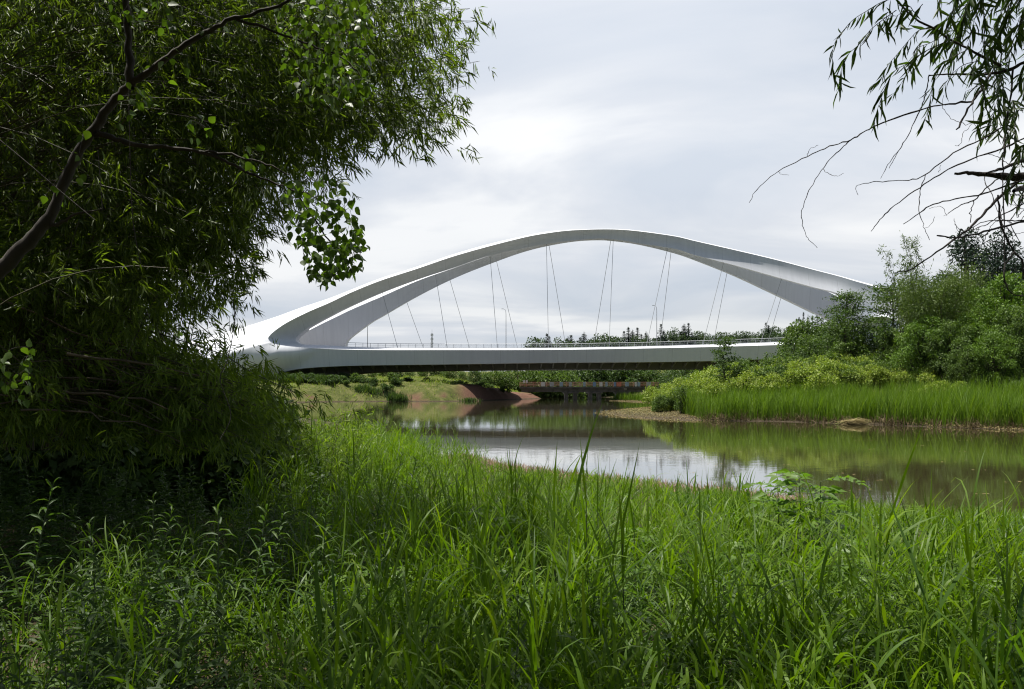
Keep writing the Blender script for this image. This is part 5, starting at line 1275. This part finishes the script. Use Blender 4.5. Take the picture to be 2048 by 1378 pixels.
# ------------------------------------------------------------------ right: willow
def willow():
    rng = np.random.default_rng(99); Y = 4.2
    o = np.array([3.9, 3.2, tz(3.9, 3.2)])
    root = empty('willow_tree', o, 'willow with drooping leafy twigs and bare dark branches, upper right', 'tree')
    z = lambda x, y: (1480 + x * .4063, y * .4063)
    def br(pts, w, conv=True, name='branch', yj=.25):
        pp = [z(*p) for p in pts] if conv else pts
        y = Y + np.linspace(0, 1, len(pp)) * rng.normal(0, yj) + rng.normal(0, .12)
        q = catmull([P(a, b_, yy) for (a, b_), yy in zip(pp, y)], 5)
        r = np.interp(np.linspace(0, 1, len(q)), np.linspace(0, 1, len(w)), w) / F * Y / 2 * .78 * (1 + .12 * rng.normal(0, 1, len(q)))
        q = q + rng.normal(0, .0022, q.shape)
        b = MB(); b.tube(q - o, r, 6); b.build(name, M['dark_bark'], root)
        return q
    b = MB(); b.tube(np.array([(3.9,3.2,o[2]-.2),(3.85,3.3,2.2),(3.7,3.5,3.6),(3.4,3.9,5.2),(2.9,4.2,6.6)]) - o, [.17,.15,.13,.1,.06], 9); b.build('trunk', M['bark'], root)
    br([(1500,300),(1398,310),(1320,345),(1200,365),(1050,366),(930,370)], [12,9,8,6,4,3])
    br([(930,370),(920,440),(900,510),(860,600),(805,705),(750,780),(690,877)], [3,3,3,2.4,2,1.6,1.2])
    br([(805,700),(770,765),(735,825)], [2,1.8,1.5])
    br([(1230,365),(1195,430),(1150,495),(1110,565),(1065,635)], [6,6,6,5,4])
    br([(1150,498),(1000,515),(880,545),(700,605),(620,645),(545,688),(440,720),(330,770),(190,840),(110,905),(70,950),(48,995)], [4.5,4,4,3.6,3.4,3.2,2.8,2.4,2,1.7,1.4,1.2])
    br([(545,688),(500,730),(430,800),(360,905),(320,985),(303,1070),(315,1130),(340,1180),(378,1218)], [2.6,2.4,2.2,2,1.8,1.6,1.5,1.4,1.3])
    br([(330,768),(345,735),(385,716)], [1.3,1.1,.9]); br([(190,842),(205,858),(240,862)], [1.2,1,.8]); br([(410,832),(440,858),(480,865),(508,853)], [1.4,1.2,1,.8])
    br([(1330,600),(1220,670),(1050,755),(910,860),(830,885),(700,895),(600,905),(568,925),(580,958)], [4,4,3.4,3,2.4,2,1.7,1.4,1.1])
    br([(910,860),(885,960),(885,1050),(905,1115),(935,1182)], [2.2,2,1.8,1.6,1.3])
    br([(1398,680),(1290,730),(1100,800),(980,860),(860,940),(740,1030),(690,1080),(645,1138)], [4.5,4.2,4,3.6,3.2,2.8,2.4,1.8])
    br([(1450,865),(1250,935),(1150,965),(1000,990),(900,1035),(808,1103)], [5,4,3.4,3,2.6,1.8])
    br([(1280,870),(1220,920),(1150,985),(1085,1010),(1025,1050)], [3.4,3,3,2.8,2]); br([(1150,985),(1135,1050),(1133,1095)], [2.2,2,1.6])
    br([(1600,880),(1398,872),(1300,868),(1210,858),(1130,852),(1058,856)], [24,20,17,13,9,5])
    br([(1500,770),(1398,790),(1290,828),(1215,852)], [14,11,8,5])
    br([(1500,910),(1398,926),(1350,940)], [18,14,10])
    br([(1500,800),(1398,870),(1290,960),(1200,1050),(1120,1130),(1000,1220),(850,1320),(800,1335),(760,1342)], [9,8,7,6.4,5.6,4.6,3.6,3,2.2])
    br([(1500,1070),(1398,1090),(1280,1120),(1150,1155),(1060,1168),(970,1162)], [7,6,5,4.4,4,3])
    br([(1500,1086),(1398,1085),(1290,1086),(1200,1092),(1100,1150)], [3.4,3,2.6,2.2,1.8])
    br([(1500,930),(1398,1000),(1300,1050),(1220,1100),(1140,1135)], [4,3.4,3,2.4,1.8])
    br([(1345,330),(1320,550),(1295,750),(1292,900),(1300,1100),(1300,1380)], [4.5,4,3.4,3,2.4,1.8])
    br([(1270,960),(1280,1090),(1310,1170),(1350,1240),(1390,1290),(1398,1378)], [4,5,5,5,4.6,4])
    br([(1350,1240),(1310,1290),(1300,1340),(1310,1400),(1345,1450),(1398,1455)], [4,3.8,3.6,3.4,3,2.6])
    br([(1210,850),(1205,890),(1240,960),(1275,1050),(1300,1120)], [2.4,2.2,2,1.8,1.6]); br([(1398,960),(1360,1040),(1330,1100),(1380,1200)], [2.4,2.2,2,1.6])
    br([(780,15),(860,85),(1000,170),(1120,240),(1285,325)], [3,4,5,6,7])
    br([(1000,470),(1000,530),(1040,580),(1100,610),(1150,610)], [1,1.2,1.2,1.2,1]); br([(1145,520),(1150,600),(1180,660),(1230,700)], [1,1.2,1.2,1]); br([(1140,612),(1100,660),(1085,712),(1060,715)], [1.2,1.1,1,.9])
    br([(985,815),(980,850)], [1,1]); br([(960,1065),(945,1100),(915,1125)], [1,1,.9]); br([(1060,1105),(1100,1140)], [1.2,1.6]); br([(930,1025),(990,1020),(1020,1055),(1000,1062)], [1,1.1,1.1,.8])
    for _ in range(16):                                           # small curly twigs near the right side
        x0, y0 = rng.uniform(1180, 1420), rng.uniform(880, 1200); a = rng.uniform(0, 6.28); c = rng.choice([-1, 1]) * rng.uniform(.2, .5); L = rng.uniform(25, 60)
        pts = [(x0, y0)]
        for i in range(5): a += c; pts.append((pts[-1][0] + math.cos(a) * L, pts[-1][1] + math.sin(a) * L))
        br(pts, [2, 1.6, 1.2], yj=.1)
    # leafy hanging twigs
    strokes = [[(800,-20),(700,10),(640,45),(560,95),(510,150),(465,215),(455,290),(460,350),(470,400)], [(770,50),(700,100),(640,150),(590,215),(540,260),(510,300),(495,370),(487,440)], [(900,20),(860,60),(830,30),(770,80),(725,60),(715,150)],
               [(1020,100),(940,140),(880,150),(830,200),(780,260),(730,320),(690,390),(650,420)], [(1080,180),(980,220),(900,260),(830,310),(760,350),(720,420),(690,500),(670,560),(660,610)], [(1000,170),(940,210),(870,240),(850,300),(800,400),(750,470)],
               [(1130,240),(1050,280),(980,330),(950,400),(940,470),(925,540),(905,605)], [(1180,300),(1100,320),(1040,370),(1000,430)], [(1250,380),(1180,420),(1110,450)], [(1300,540),(1250,580),(1210,640),(1180,700)], [(1330,580),(1290,640),(1250,660)],
               [(800,-40),(820,40),(790,110),(785,140)], [(1120,20),(1040,60),(980,160),(960,260)], [(1210,430),(1195,480),(1190,540)], [(1240,620),(1180,600),(1160,640)], [(900,200),(860,250),(850,320),(870,350)]]
    PTS = []
    for s in strokes:
        y = Y + rng.normal(0, .2); PTS.append(catmull([P(*z(*p), y + i * .02) for i, p in enumerate(s)], 4))
    mass = [(1830,-60),(1850,60),(1870,120),(1900,150),(1955,190),(1990,280),(2000,390),(2048,420),(2350,420),(2350,-250),(1830,-250)]
    for px, py in sample_poly(mass, 250, rng):
        y = rng.uniform(3.5, 5.2); e = P(px, py, y); s = e + np.array([rng.uniform(.05, .45), rng.normal(0, .2), rng.uniform(.3, .75)])
        t = np.linspace(0, 1, 9)[:, None]; q = s + (e - s) * t; q[:, 2] += .1 * np.sin(math.pi * t[:, 0]); PTS.append(q)
    tp = [(1700,-700),(2600,-700),(2600,-40),(1850,-40),(1750,-60)]
    for px, py in sample_poly(tp, 160, rng):
        y = rng.uniform(3.4, 5.6); e = P(px, py, y); s = e + np.array([rng.uniform(.05, .4), rng.normal(0, .2), rng.uniform(.3, .8)])
        PTS.append(s + (e - s) * np.linspace(0, 1, 9)[:, None])
    tw = MB(); PP, DD = [], []
    for q in PTS:
        tw.tube(q - o, np.linspace(.0028, .0009, len(q)), 3)
        seg = np.linalg.norm(np.diff(q, axis=0), axis=1); cl = np.concatenate([[0], np.cumsum(seg)]); m = int(cl[-1] / .019); s = np.linspace(.04, 1, m) * cl[-1]
        c = np.stack([np.interp(s, cl, q[:, j]) for j in range(3)], -1); tg = unit(np.stack([np.interp(s, cl, np.gradient(q[:, j])) for j in range(3)], -1))
        PP.append(c); DD.append(tg * .55 + rng.normal(0, .42, (m, 3)) + [0, 0, -.55])
    p, d = np.concatenate(PP), np.concatenate(DD); N = len(p); L = rng.uniform(.055, .115, N)
    V, T = leaves(p - o, d, L, L * rng.uniform(.13, .2, N), rng, 'lance', .3, .1)
    tw.build('leafy_twigs', M['dark_bark'], root)['kind'] = 'stuff'
    obj('leaves', mesh('leaves', V, T), M['willow_leaf'], root)
    # unseen leaves added above the frame to shade the foreground
    n = 120000; y = rng.uniform(-.2, 4.9, n); x = rng.uniform(-3.6, 4.6, n); zz_ = EYE + np.maximum((HOR + 60) / F * y + .35, 2.1) + rng.random(n)**1.5 * 2.4
    keep = (.8 * vnoise(x, y, 1.25, 51) + 1.0 * vnoise(x, y, .42, 52) + .75 * sstep(3.6, 1.8, y)) > .10
    p = np.stack([x, y, zz_], -1)[keep]; N = len(p); L = rng.uniform(.08, .14, N)
    V, T = leaves(p - o, rng.normal(0, .5, (N, 3)) + [0, 0, -.6], L, L * .24, rng, 'lance', .5, .1)
    obj('added_shade_crown', mesh('added_shade_crown', V, T), M['willow_leaf'], root)
willow()
